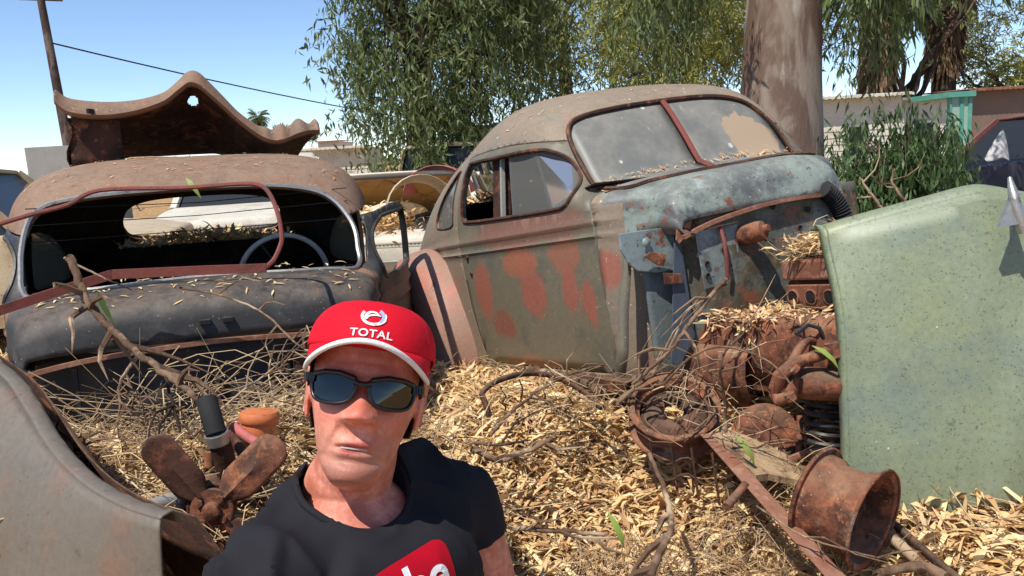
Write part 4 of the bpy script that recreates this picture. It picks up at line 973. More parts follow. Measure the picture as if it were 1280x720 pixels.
# bent hood lying on the left car's roof
def bent_hood():
    rim = [(-.62, 1.72), (-.56, 1.665), (-.42, 1.645), (-.27, 1.66), (-.125, 1.705), (-.04, 1.765), (.013, 1.80), (.06, 1.79), (.108, 1.745), (.18, 1.67), (.25, 1.595), (.34, 1.52), (.40, 1.49), (.46, 1.49), (.53, 1.515), (.61, 1.535), (.66, 1.53)]
    T = empty('car_hood', 'large rusty bent hood lying on the roof of the left sedan', 'car hood', PL @ Vector((-1.5, 0, 1.45))); Ti = T.matrix_basis.inverted()
    G = lambda x, y, z: tuple(Ti @ (PL @ Vector((x, y, z))))
    rr = [tuple(q) for q in crom(rim, 9)]; m_ = MB(); rows = []
    for (y, z) in rr:
        row = []; side = float(smoothstep(-.40, -.60, y)); zl = 1.50-.06*side-.06*float(smoothstep(.1, .35, y))
        for k in range(41):
            s = k/40; x = -1.12-.75*s+.10*math.sin(s*3); Z = z+(zl-z)*(s**1.5)+.05*math.sin(math.pi*s)*(1 if z > 1.6 else .3)
            row.append(G(x, y*(1-.10*s), Z))
        rows.append(row)
    nv = 15; m_.grid(rows); hole = []
    cy, cx_ = -.005, .38
    keep = []
    for i, f in enumerate(m_.f):
        r_ = i//40; c_ = i % 40; y = rr[r_][0]; s = (c_+.5)/40
        if ((y-.02)/.03)**2+((s-.45)/.075)**2 < 1: continue
        keep.append(f)
    m_.f = keep; m_.build('hood_skin', M['rust_dark'], T, thick=.004)
    sd = MB(); rows = []
    for k in range(8):
        s = k/7; rows.append([G(-1.13-.5*s, -.585+.02*math.sin(6*q)-.0*s, 1.66+(1.40-1.66)*q) for q in np.linspace(0, 1, 7)])
    sd.grid(rows)
    sd.grid([[G(-1.14-.03*u, -.585+.24*u, 1.655+(1.41-1.655)*q) for q in np.linspace(0, 1, 7)] for u in np.linspace(0, 1, 6) if True and 1] )
    sd.build('side_skirt', M['rust_dark'], T, thick=.004)
    fl = MB(); rows = []
    for i, (y, z) in enumerate(rr):
        w1 = .016*math.sin(i*.5)*float(smoothstep(.3, .5, y)); h = .075+.012*math.sin(i*.12)+w1
        rows.append([G(-1.115, y, z-.004), G(-1.075+w1, y, z+.0), G(-1.06+w1, y, z+.012), G(-1.09, y, z+h*.8), G(-1.14, y, z+h), G(-1.20, y, z+h*.95)])
    fl.grid(rows); fl.build('front_flange', M['roofL'], T, thick=.005)
    tp = MB(); rows = []
    for i, (y, z) in enumerate(rr):
        rows.append([G(-1.19-.6*s, y*(1-.1*s), z+.05+(1.53-z)*s**1.6+.04*math.sin(math.pi*s)) for s in np.linspace(0, 1, 9)])
    tp.grid(rows); tp.f = [f for i, f in enumerate(tp.f) if not (abs(rr[i//8][0]-.02) < .10 and 1 <= i % 8 <= 5)]; tp.build('top_skin', M['roofL'], T, thick=.004)
    b = [G(*p) for p in ((-1.072, -.49, 1.66), (-1.072, -.43, 1.66), (-1.078, -.43, 1.69), (-1.078, -.49, 1.69))]
    MB().box((0, -.028, -.012), (.012, .028, .012), Matrix.Translation(b[0]) @ Matrix.Translation((.03, -.015, .015))).build('slot_plate', M['rubber'], T)
bent_hood()
# ---------------------------------------------------------------- cars further back
def bgcar(name, label, loc, yaw, paint, L=4.4, Wd=1.75, H=1.4, kind='sedan', grille=True, hood=None, low=None, group=None, roofmat=None):
    t = empty(name, label, 'car', loc, (0, 0, R(yaw))); h = Wd/2; bt = H*.62
    if kind == 'wagon': gp = [(-L*.49, bt), (-L*.47, H*.97), (-L*.40, H), (L*.02, H), (L*.16, H*.95), (L*.27, bt)]
    else: gp = [(-L*.34, bt), (-L*.22, H*.96), (-L*.14, H), (L*.06, H), (L*.13, H*.96), (L*.25, bt)]
    low = low or paint
    prof = [(-L*.5, .32), (-L*.5, bt*.86), (-L*.485, bt), (L*.26, bt+.01), (L*.46, bt*.93), (L*.5, bt*.84), (L*.5, .34), (L*.42, .24), (-L*.44, .24)]
    pc = [tuple(q) for q in crom(prof, 4, True)]; b = MB(); rows = []
    for y, sc in ((-h, .93), (-h*.985, .98), (-h*.93, 1), (h*.93, 1), (h*.985, .98), (h, .93)): rows.append([(x*(.99 if abs(y) == h else 1), y, .25+(z-.25)*sc) for x, z in pc])
    b.grid(rows, True); n = len(pc); b.f.append(tuple(range(n))); b.f.append(tuple(len(rows)*n-n+i for i in range(n)))
    b.build('body', low, t, ang=40)
    # greenhouse: roof, pillars, panes
    r = MB(); hi = h*.80
    rt = [p for p in gp if p[1] > H*.9]; rows = []
    for y, dz in ((-hi*1.02, -.05), (-hi*.95, 0), (0, .03), (hi*.95, 0), (hi*1.02, -.05)): rows.append([(x, y, z+dz) for x, z in rt])
    r.grid(rows); r.build('roof', roofmat or paint, t, thick=.035)
    base = [gp[0], gp[-1]]; tops = [gp[1] if kind != 'wagon' else gp[1], gp[-2]]
    for s in (-1, 1):
        for bpt, tp in zip(base, tops): MB().beam((bpt[0], s*h*.95, bpt[1]), (tp[0], s*hi, tp[1]), .07, .05).build('pillar', paint, t, smooth=False)
        for u in ((.0,) if kind != 'wagon' else (-.24, -.02)): MB().beam((L*u, s*h*.95, bt), (L*u-.04, s*hi, H*.97), .07, .05).build('pillar', paint, t, smooth=False)
    def gpane(q): MB().add(q, [(0, 1, 2, 3)]).build('pane', M['glass_dark'], t, smooth=False, thick=.006)
    for s in (-1, 1): gpane([(gp[0][0]+.06, s*h*.92, bt), (gp[-1][0]-.06, s*h*.92, bt), (tops[1][0]-.03, s*hi*.97, H*.95), (tops[0][0]+.03, s*hi*.97, H*.95)])
    gpane([(gp[-1][0]-.03, -h*.88, bt), (gp[-1][0]-.03, h*.88, bt), (tops[1][0]-.03, hi*.93, H*.95), (tops[1][0]-.03, -hi*.93, H*.95)])
    gpane([(gp[0][0]+.03, -h*.88, bt), (gp[0][0]+.03, h*.88, bt), (tops[0][0]+.03, hi*.93, H*.95), (tops[0][0]+.03, -hi*.93, H*.95)])
    for x in (-L*.31, L*.31):
        for s in (-1, 1):
            wl = empty('wheel', None, None); wl.parent = t; wl.location = (x, s*(h-.08), .30); wl.rotation_euler = (R(90), 0, 0)
            MB().lathe([(.19, -.1), (.29, -.1), (.32, -.05), (.32, .05), (.29, .1), (.19, .1)], 20).build('tyre', M['rubber'], wl); MB().lathe([(0, -.07), (.1, -.08), (.19, -.06), (.19, .06), (.1, .08), (0, .07)], 16).build('rim', M['greymetal'], wl)
    for s in (1, -1): MB().box((s*L*.5-.03, -h*.96, .36), (s*L*.5+.07, h*.96, .47)).build('bumper', M['chrome_dull'], t, smooth=False, bevel=.015)
    if grille:
        g = MB(); x = L*.5+.012; Z0, Z1 = bt*.60, bt*.82
        g.box((x-.02, -h*.55, Z0), (x-.01, h*.55, Z1)); g.build('grille', M['blackmetal'], t, smooth=False); g = MB()
        for i in range(25): y = -h*.54+h*1.08*i/24; g.box((x-.009, y-.008, Z0), (x+.006, y+.008, Z1))
        for i in range(6): z = Z0+(Z1-Z0)*i/5; g.box((x-.008, -h*.55, z-.007), (x+.010, h*.55, z+.007))
        g.build('grille_bars', M['bgwhite'], t, smooth=False)
        for s in (-1, 1):
            for k in (.68, .86): MB().lathe([(0, .03), (.05, .025), (.075, .0), (.082, .01), (.085, -.02)], 18, Matrix.Translation((x-.02, s*h*k, (Z0+Z1)/2)) @ Matrix.Rotation(R(90), 4, 'Y')).build('headlight', M['white_lamp'], t)
    if hood:
        q = MB(); a = R(hood); o = (L*.24, bt+.04)
        rows = []
        for j in range(9):
            d_ = 1.25*j/8; rows.append([(o[0]+d_*math.cos(a)-.02, y, o[1]+d_*math.sin(a)-.05*(abs(y)/h)**3) for y in np.linspace(-h*.92, h*.92, 9)])
        ho = q.grid(rows).build('hood', paint, t, thick=.02)
        rb = MB(); P0 = lambda d_, y: (o[0]+d_*math.cos(a)+.018*math.sin(a), y, o[1]+d_*math.sin(a)-.035)
        for s in (-1, 1): rb.beam(P0(.05, s*h*.8), P0(1.15, 0), .05, .02); rb.beam(P0(.1, 0), P0(1.2, s*h*.8), .05, .02); rb.beam(P0(.05, s*h*.85), P0(1.2, s*h*.85), .04, .02)
        rb.build('hood_brace', M['ochre'], ho, smooth=False)
        pn = MB(); pn.grid([[P0(d_, y) for y in np.linspace(-h*.88, h*.88, 5)] for d_ in np.linspace(.03, 1.2, 5)]); pn.build('hood_underside', M['ochre'], ho)
    return t
G0 = .46
p = at(50, 230, 6.2)
bgcar('junk_car', 'tan car with a worn flat roof at the far left edge behind the brown sedan', (p.x-1.55, p.y+.6, .38), 12, M['bgtan'], 4.4, 1.8, 1.52, 'wagon')
bgcar('junk_car', 'white car with a black mesh grille seen through the rear window of the left sedan', (-3.15, 10.4, .45), -78, M['bgwhite'], 4.6, 1.8, 1.42)
bgcar('junk_car', 'pale car with its white hood raised on an ochre underside, between the two sedans', (-1.10, 10.1, .30), -92, M['bgwhite'], 4.4, 1.7, 1.24, hood=24)
bgcar('junk_wagon', 'tan station wagon with a flat roof under the weeping eucalyptus', (-.95, 17.2, .4), 84, M['bgtan'], 4.4, 1.75, 1.56, 'wagon')
bgcar('junk_car', 'faded burgundy car with a dark lower body at the right edge', (7.15, 9.9, .45), 183, M['bgburg'], 4.5, 1.75, 1.42, 'wagon', low=M['bgdark'])
# rag in the burgundy car and red fender lying by the sedan's tail
b = MB(); c = at(1247, 185, 8.7); rows = []
for i in range(9):
    t_ = i/8; rows.append([tuple(c+Vector((.13*math.cos(a)*(1-t_)**.7+.05*t_, .07*math.sin(a)*(1-t_), .30*t_-.12+.02*math.sin(3*a)))) for a in np.linspace(0, 6.28, 17)[:-1]])
tag(b.grid(rows, True).build('rag', M['palerag']), 'pale crumpled cloth peak leaning in the side window of the burgundy car', 'rag')
def fender_scrap(px, py, D, name, label, mat, sx, sz, rot):
    b = MB(); rows = []
    for i in range(13):
        a = math.pi*i/12; rows.append([(-math.cos(a)*sx*(1-.1*j/6), .38*j/6, math.sin(a)*sz*(1-.25*(j/6)**3)) for j in range(7)])
    c = at(px, py, D); o = b.grid(rows).build(name, mat, None, thick=.006); o.location = c; o.rotation_euler = (0, 0, R(rot)); return tag(o, label, 'car fender')
fender_scrap(528, 262, 6.9, 'loose_fender', 'beige curved fender lying behind the tail of the standing sedan', M['bgtan'], .30, .30, 15)
fender_scrap(546, 243, 7.8, 'loose_fender', 'faded red fender behind the beige one, below the raised white hood', M['pink'], .34, .28, -10)
fender_scrap(500, 275, 7.2, 'loose_fender', 'cream fender lying under the raised white hood', M['bgwhite'], .30, .16, 30)

# ---------------------------------------------------------------- big green panel at the right
def panel():
    # lower left / upper left corners, the sheet bends over backwards along its top
    t = empty('body_panel', 'large mottled light green car panel standing upright at the right edge', 'car panel', at(1160, 650, 2.48)); Ti = t.matrix_basis.inverted()
    top = [(1035, 284, 2.62), (1060, 276, 2.60), (1110, 262, 2.57), (1170, 246, 2.54), (1215, 234, 2.52), (1235, 232, 2.51), (1258, 235, 2.5), (1290, 241, 2.49), (1420, 262, 2.45)]
    bot = [(1061, 600, 2.56), (1085, 640, 2.55), (1110, 670, 2.54), (1170, 690, 2.52), (1215, 692, 2.50), (1235, 692, 2.49), (1258, 692, 2.48), (1290, 692, 2.46), (1420, 700, 2.42)]
    T_ = crom([tuple(at(*p)) for p in top], 5); B_ = crom([tuple(at(*p)) for p in bot], 5); m_ = MB(); rows = []; n = len(T_)
    for i, (a, b) in enumerate(zip(T_, B_)):
        a, b = Vector(a), Vector(b); nrm = Vector((.25, -1, .1)).normalized(); row = []
        for k in range(10):                      # rolled top
            an = R(150)*(1-k/10); r_ = .045; row.append(a + Vector((0, r_, -r_)) + Vector((0, -math.cos(an)*r_, math.sin(an)*r_)))
        for k in range(0, 25):
            s = k/24; u = i/(n-1); bow = .045*math.sin(math.pi*s)+.03*math.sin(math.pi*u)*(1-s*.3)
            p = (a+Vector((0, 0, -.045))).lerp(b, s)+nrm*(bow)+nrm*(.008*math.sin(7*s+4*u)+.005*math.sin(13*u+5*s+1)-.012*math.exp(-((s-.55)/.10)**2-((u-.3)/.06)**2))*math.sin(math.pi*s)
            row.append(p)
        rows.append([tuple(Ti @ p) for p in row])
    m_.grid(rows); sk = m_.build('skin', M['green'], t, thick=.005)
    # curled left top corner flange
    lf = MB(); lf.grid([[tuple(Ti @ (Vector(rows_)+Vector((0, 0, 0)))) for rows_ in [t.matrix_basis @ Vector(q) for q in rows[0]]], [tuple(Ti @ ((t.matrix_basis @ Vector(q))+Vector((-.012, .035, 0)))) for q in rows[0]]]); lf.build('edge_flange', M['green'], t, thick=.004)
    # chrome fin ornament
    f = MB(); q = [at(1265, 222, 2.36), at(1270, 232, 2.36), at(1272, 255, 2.37), at(1274, 290, 2.40)]
    q = [at(*p) for p in ((1262, 222, 2.40), (1266, 240, 2.38), (1272, 262, 2.37), (1280, 290, 2.38))]
    f.tube([tuple(Ti @ v) for v in q], [.006, .014, .016, .018], 10)
    tri = [at(*p) for p in ((1265, 243, 2.385), (1248, 284, 2.37), (1279, 279, 2.37))]
    tri = [Ti @ v for v in tri]; f.add([tuple(v+Vector((0, -.004, 0))) for v in tri]+[tuple(v+Vector((0, .012, 0))) for v in tri], [(0, 1, 2), (5, 4, 3), (0, 3, 4, 1), (1, 4, 5, 2), (2, 5, 3, 0)])
    f.build('fin_ornament', M['chrome_dull'], t)
panel()

# ---------------------------------------------------------------- rims, bars, board, seat springs
def wheel_rim(label, c, rot, sc, depth):
    t = empty('wheel_rim', label, 'wheel rim', c, rot)
    d = depth
    prof = [(1.0, -d), (1.02, -d+.03), (1.0, -d+.05), (.93, -d+.04), (.88, -d+.06), (.86, -d*.55), (.78, -d*.4), (.78, d*.35), (.86, d*.5), (.88, d-.06), (.93, d-.04), (1.0, d-.05), (1.02, d-.03), (1.0, d)]
    MB().lathe([(r*sc, z*sc) for r, z in prof], 48).build('barrel', M['rust'], t, thick=.005)
    disc = [(.22, .10), (.30, .12), (.40, .17), (.55, .12), (.66, .02), (.77, -.02)]; mb = MB()
    mb.lathe([(r*sc, z*sc) for r, z in disc], 40); hb = mb
    for k in range(5): a = 2*math.pi*k/5; hb.lathe([(0, .012), (.008, .012), (.012, .004), (.016, 0)], 10, Matrix.Translation((.34*sc*math.cos(a), .34*sc*math.sin(a), .15*sc)))
    hb.build('disc', M['rust_dark'], t, thick=.004); return t
def rot_to(zdir, spin=0): return Vector(zdir).to_track_quat('Z', 'Y').to_euler()
c = at(1056, 636, 2.27)
wheel_rim('brown rusty wheel rim standing on edge beside the foot of the green panel', c, rot_to(RT*.675-FW*.737+UP*-.22), .146, .60)
c = at(842, 509, 2.88)-Vector((0, 0, .03))
wheel_rim('rusty wheel rim lying tilted in the litter at the end of the angle iron', c, rot_to(Vector((-.10, -.55, 1))), .158, .36)

def bar(label, name, cat, pts, w_, h_, mat, upv=(0, 0, 1)):
    m_ = MB(); P = [at(*p) for p in pts]
    for a, b in zip(P[:-1], P[1:]): m_.beam(a, b, w_, h_, upv)
    return tag(m_.build(name, mat, smooth=False, bevel=.002), label, cat)
# angle iron (L profile) and board
A, B = at(884, 543, 2.72), at(1062, 742, 2.02); d = (B-A).normalized(); s_ = d.cross(Vector((0, 0, 1))).normalized(); u_ = s_.cross(d)
ai = MB()
Mx = Matrix((d, s_, u_)).transposed().to_4x4(); Mx.translation = A; L_ = (B-A).length
ai.box((0, -.025, 0), (L_, .025, .005), Mx); ai.box((0, -.026, -.034), (L_, -.021, .004), Mx)
tag(ai.build('angle_iron', M['rust_pale'], smooth=False, bevel=.0015), 'long rusty steel bar sloping from the lying rim to the bottom of the photo', 'steel bar')
bd = MB(); q = [at(886, 541, 2.70), at(915, 533, 2.80), at(1014, 580, 2.72), at(1008, 610, 2.55), at(955, 604, 2.50)]
q = [at(890, 545, 2.69), at(900, 531, 2.82), at(960, 556, 2.80), at(1012, 583, 2.74), at(1006, 602, 2.60), at(960, 592, 2.55), at(945, 594, 2.50)]
bd.add([tuple(v) for v in q]+[tuple(v-Vector((0, 0, .022))) for v in q], [tuple(range(7)), tuple(range(13, 6, -1))]+[(i, (i+1) % 7, 7+(i+1) % 7, 7+i) for i in range(7)])
tag(bd.build('board', M['wood_grey'], smooth=False), 'weathered grey-brown wooden board lying along the upper end of the steel bar', 'board')
def tubething(name, label, cat, pts, r, mat, n=9, jit=0, cl=6, group=None):
    q = [Vector(v) for v in crom([tuple(at(*p)) for p in pts], cl)]; N = len(q)
    rs = r if isinstance(r, (int, float)) else [r[0]+(r[1]-r[0])*i/(N-1) for i in range(N)]
    if isinstance(rs, (int, float)): rs = [rs]*N
    o = MB().tube(q, rs, n, jit=jit).build(name, mat); return tag(o, label, cat, group)
tubething('pipe', 'short rusty pipe poking out under the steel bar', 'pipe', [(932, 606, 2.45), (908, 634, 2.35)], .013, M['rust'])
tubething('steel_bar', 'long rusty bar lying right of the standing rim, running to the bottom edge', 'steel bar', [(1085, 625, 2.5), (1140, 675, 2.3), (1210, 735, 2.08)], .013, M['rust_dark'])
tubething('fallen_branch', 'pale thick stick lying just below the standing rim next to the bar', 'branch', [(1094, 652, 2.38), (1135, 690, 2.25), (1165, 718, 2.15)], (.017, .014), M['stick'], jit=.1)
tubething('fallen_branch', 'grey stick lying across the bottom edge, right of the standing rim', 'branch', [(1100, 716, 2.16), (1150, 708, 2.17), (1182, 722, 2.12)], (.012, .016), M['stick'], jit=.1)
#tubething('fallen_branch', 'brown bar-like stick under the lying rim rising from the left', 'branch', [(806, 527, 2.78), (850, 540, 2.74), (888, 556, 2.7)], (.016, .02), M['rust_pale'], jit=.1)
# hoop of a seat frame with springs
sf = empty('seat_spring_frame', 'rusty curved seat frame hoop with wire springs in the leaves below the sedan door', 'seat frame', at(650, 500, 3.0)); Ti = sf.matrix_basis.inverted()
hoop = [(612, 520, 2.92), (606, 502, 2.94), (603, 491, 2.96), (618, 478, 3.0), (645, 469, 3.05), (672, 467, 3.1), (700, 473, 3.1), (730, 490, 3.02), (752, 510, 2.95)]
MB().tube([tuple(Ti @ Vector(q)) for q in crom([tuple(at(*p)) for p in hoop], 6)], .011, 8).build('hoop', M['rust_dark'], sf)
rs = np.random.default_rng(5)
for (x, y, D) in ((628, 482, 3.0), (652, 476, 3.04), (684, 480, 3.05), (712, 492, 3.0)):
    q = at(x, y, D); pts = [Ti @ (q+Vector((rs.normal()*.01, rs.normal()*.01, -.11*i/5))) for i in range(6)]; MB().tube(pts, .0035, 5).build('spring_wire', M['rust_dark'], sf)
def spring_frame():
    t = empty('seat_spring_frame', 'dark rusty wire seat springs hanging below the lying rim', 'seat frame', at(850, 560, 2.7)); Ti = t.matrix_basis.inverted()
    for k in range(4):
        a = at(812+k*26, 548+k*6, 2.72-.03*k); b = a+Vector((.015, -.03, -.17)); MB().tube([tuple(Ti @ a), tuple(Ti @ a.lerp(b, .5)), tuple(Ti @ b)], .0045, 5).build('spring_wire', M['rust_dark'], t)
    for (y0, D) in ((572, 2.70), (592, 2.66)):
        q = [at(x, y0+6*math.sin(x*.13)+(x-810)*.12, D) for x in range(806, 930, 9)]; MB().tube([tuple(Ti @ v) for v in q], .004, 5).build('cross_wire', M['rust_dark'], t)
spring_frame()
# orange canister and pinkish plastic tube in the engine bay
cn = empty('canister', 'orange-brown round canister with a raised lid in the litter of the left engine bay', 'canister', at(324, 534, 2.14), (R(-6), R(5), 0))
MB().lathe([(0, -.05), (.036, -.05), (.042, -.03), (.0455, .008), (.043, .015), (.043, .018)], 28).build('can', M['terra'], cn)
MB().lathe([(.050, .016), (.053, .020), (.053, .034), (.047, .043), (.0, .049)], 28).build('lid', M['terra'], cn)
tubething('plastic_tube', 'faded pinkish plastic tube lying against the orange canister', 'tube', [(292, 533, 2.12), (308, 545, 2.08), (326, 556, 2.04)], .013, M['pink'])
# ---------------------------------------------------------------- the man
def skin_mat():
    s = NT('sunburnt_skin')
    c = s.mix(s.ramp(s.noise(22, 6, .7), .4, .62), srgb(190, 112, 90), srgb(220, 146, 122))
    c = s.mix(s.math('MULTIPLY', s.ramp(s.noise(160, 4, .6, off=2.), .5, .66), .35), c, srgb(160, 96, 76))
    def blob(ce, ra, col, amt, c):
        mp = s.n('ShaderNodeMapping'); mp.inputs['Location'].default_value = tuple(-a/b for a, b in zip(ce, ra)); mp.inputs['Scale'].default_value = tuple(1/b for b in ra)
        s.l(s.tc.outputs['Object'], mp.inputs[0]); ln = s.n('ShaderNodeVectorMath', operation='LENGTH'); s.l(mp.outputs[0], ln.inputs[0])
        return s.mix(s.math('MULTIPLY', s.ramp(ln.outputs['Value'], 1.1, .5), amt), c, col)
    def hp(x, y, z): v = HM @ Vector((x, y, z)); return tuple(v)
    c = blob(hp(0, .115, -.028), (.022, .03, .022), srgb(208, 110, 92), .7, c)
    for sx in (-1, 1): c = blob(hp(sx*.045, .075, -.03), (.03, .04, .028), srgb(206, 116, 98), .55, c)
    c = blob(hp(0, .09, -.108), (.055, .05, .035), srgb(146, 102, 88), .6, c)      # shaved stubble
    for sx in (-1, 1): c = blob(hp(sx*.04, .07, -.085), (.03, .05, .03), srgb(162, 116, 98), .4, c)
    c = blob(hp(0, .092, -.0775), (.030, .022, .0098), srgb(160, 70, 68), .95, c)
    c = s.mix(s.math('MULTIPLY', s.ramp(s.vor(260), .22, .08), .35), c, srgb(140, 82, 64))
    m_ = s.bsdf(c, s.math('ADD', s.math('MULTIPLY', s.noise(60, 5, .7, off=3.), .4), .30), 0, s.math('ADD', s.noise(330, 5, .7), s.noise(70, 5, .7)), .6, .0012, .45)
    s.b.inputs['Subsurface Weight'].default_value = .12; s.b.inputs['Subsurface Radius'].default_value = (.012, .005, .003); s.b.inputs['Subsurface Scale'].default_value = 1
    return m_
HC = at(449, 505, 1.07)                      # midpoint between the eyes' level, centre of the skull
HC = HC + Vector((0, .05, 0))
toC = (CAM-HC).normalized()
yaw = math.atan2(toC.x, -toC.y)
HR = Euler((0, 0, 0)).to_matrix()
# head frame: x to the viewer's right, y out of the face, z up
yv = Vector((math.sin(yaw-R(2)), -math.cos(yaw-R(2)), .36)).normalized()
zv = Vector((.12, .14, 1)).normalized(); zv = (zv-yv*zv.dot(yv)).normalized(); xv = yv.cross(zv)*-1
xv = zv.cross(yv)*-1 if False else yv.cross(zv)
if xv.dot(RT) < 0: xv = -xv
HM = Matrix((xv, yv, zv)).transposed().to_4x4(); HM.translation = HC
zroll = Matrix.Rotation(R(5), 4, 'Y'); HM = HM @ zroll
def head_grid():
    f_t = [(-.120, .030), (-.113, .062), (-.104, .078), (-.092, .081), (-.082, .0765), (-.070, .083), (-.055, .085), (-.040, .084), (-.02, .081), (0, .079), (.02, .088), (.045, .089), (.07, .080), (.095, .055), (.112, .028), (.122, .0)]
    b_t = [(-.120, .03), (-.11, .02), (-.09, -.02), (-.06, -.062), (-.03, -.084), (0, -.098), (.04, -.103), (.07, -.092), (.095, -.066), (.112, -.032), (.122, .0)]
    w_t = [(-.120, .008), (-.114, .023), (-.104, .034), (-.09, .0455), (-.07, .0560), (-.045, .0635), (-.02, .0695), (0, .073), (.03, .077), (.06, .0755), (.085, .064), (.105, .042), (.117, .018), (.122, .0)]
    rows = []; zs = np.concatenate([np.linspace(-.120, -.02, 75), np.linspace(-.018, .04, 36), np.linspace(.044, .122, 26)]); NT_ = 150
    for z in zs:
        yf = lerp_tab(f_t, z)[0]; yb = lerp_tab(b_t, z)[0]; w_ = max(.001, lerp_tab(w_t, z)[0]); row = []
        for k in range(NT_):
            th = 2*math.pi*k/NT_; c_ = math.cos(th); s_ = math.sin(th)
            n = 2.35; x = w_*(1-.05*float(smoothstep(-.01, -.06, z)))*math.copysign(abs(s_)**(2/n), s_); yc = (yf+yb)/2; yr = (yf-yb)/2; y = yc+yr*math.copysign(abs(c_)**(2/n), c_)
            if c_ > 0:
                g = lambda cx, cz, sx, sz: math.exp(-((x-cx)/sx)**2/2-((z-cz)/sz)**2/2)
                ax = abs(x); dy = 0
                nr = float(smoothstep(.018, -.030, z))*float(smoothstep(-.0435, -.036, z))
                dy += .0270*nr*math.exp(-(x/(.0072+.0062*nr))**2/2)
                dy += .008*g(0, -.031, .0095, .0078)
                dy += .011*math.exp(-((ax-.0160)/.0062)**2/2-((z+.0355)/.006)**2/2)
                dy -= .010*math.exp(-((ax-.031)/.015)**2/2-((z-.0)/.011)**2/2)
                dy += .0045*math.exp(-((ax-.028)/.017)**2/2-((z-.021)/.006)**2/2)
                dy += .005*math.exp(-((ax-.046)/.014)**2/2-((z+.026)/.014)**2/2)
                dy -= .003*math.exp(-((ax-.040)/.012)**2/2-((z+.062)/.014)**2/2)
                t = (z+.038)/(-.034); 
                if 0 <= t <= 1.15: dy -= .0042*math.exp(-((ax-(.019+.014*t))/.0032)**2/2)*math.sin(math.pi*min(1, t*.87)); dy += .0015*math.exp(-((ax-(.026+.014*t))/.005)**2/2)
                mz = -.0705+.0015*(x/.02)**2*0-.0008*math.sin(x*90)
                lw = math.exp(-(x/.0235)**4)
                dy += .0050*lw*math.exp(-((z-(mz+.0062))/.0036)**2/2)+.0068*lw*math.exp(-((z-(mz-.0068))/.0044)**2/2)
                dy -= .0095*math.exp(-(x/.0255)**4)*math.exp(-((z-mz)/.0021)**2/2)
                dy -= .0012*g(0, -.052, .0035, .008)
                dy += .006*g(0, -.101, .016, .012) - .003*g(0, -.086, .016, .004)
                dy -= .0022*math.exp(-((z-.034)/.0018)**2/2)*math.exp(-(x/.035)**4)+.0018*math.exp(-((z-.047)/.0016)**2/2)*math.exp(-(x/.035)**4)+.001*math.exp(-((z-.054)/.0016)**2/2)*math.exp(-(x/.03)**4)
                dy -= .0016*math.exp(-(ax/.0016)**2/2)*0
                y += dy*min(1, c_*2.2)
            row.append(tuple(HM @ Vector((x, y, z*1.1 if z < 0 else z))))
        rows.append(row)
    return rows
body = MB(); rows = head_grid(); body.grid(rows, True); n_ = 150
body.f.append(tuple(range(n_))[::-1]); body.f.append(tuple(len(body.v)-n_+i for i in range(n_)))
for s in (-1, 1):                                # ears
    e = []; 
    for i in range(15):
        t = i/14; ph = math.pi*t; rr_ = math.sin(ph)**.6+.02
        c0 = Vector((s*(.0785-.006*t*t), -.010-.006*math.cos(ph), -.008+.034*math.cos(ph)-.002))
        e.append([tuple(HM @ (c0+Vector((s*(.0042*math.cos(a)*rr_ + .0075*max(0, -math.sin(a))*rr_*.7), .0165*math.sin(a)*rr_*(1.0 if t < .6 else .8), .0)))) for a in np.linspace(0, 2*math.pi, 15)[:-1]])
    body.grid(e, True); k = len(body.v); body.f.append(tuple(range(k-14, k))); body.f.append(tuple(range(k-15*14, k-14*14))[::-1])
    body.tube([tuple(HM @ Vector((s*(.0825+.0020*math.cos(a*1.2)), -.012-.018*math.sin(a), -.008+.034*math.cos(a)))) for a in np.linspace(.1, 2.6, 14)], .0036, 8)
# joints in world space
Ls = at(580, 630, 1.24); Rs = at(318, 742, .99); Le = at(632, 800, 1.28); Lw = Le+Vector((-.04, -.16, -.22))
Re = Rs+Vector((-.13, -.10, -.26)); Rw = Re+Vector((.06, -.20, .10))
NB = (Ls+Rs)/2+Vector((-.040, .05, .035)); HN = HM @ Vector((0, -.022, -.075))
Pv = Vector((-.275, 1.27, .76)); ax = (Ls-Rs); ax.z = 0; ax.normalize(); fwd = Vector((ax.y, -ax.x, 0)); 
if fwd.y > 0: fwd = -fwd
def ring(c, w_, d_, n=26, tilt=None, ex=2.4):
    a_ = tilt or ax; out = []
    for k in range(n):
        t = 2*math.pi*k/n; cc, ss = math.cos(t), math.sin(t)
        out.append(tuple(c + a_*(w_*math.copysign(abs(cc)**(2/ex), cc)) + fwd*(d_*math.copysign(abs(ss)**(2/ex), ss))))
    return out
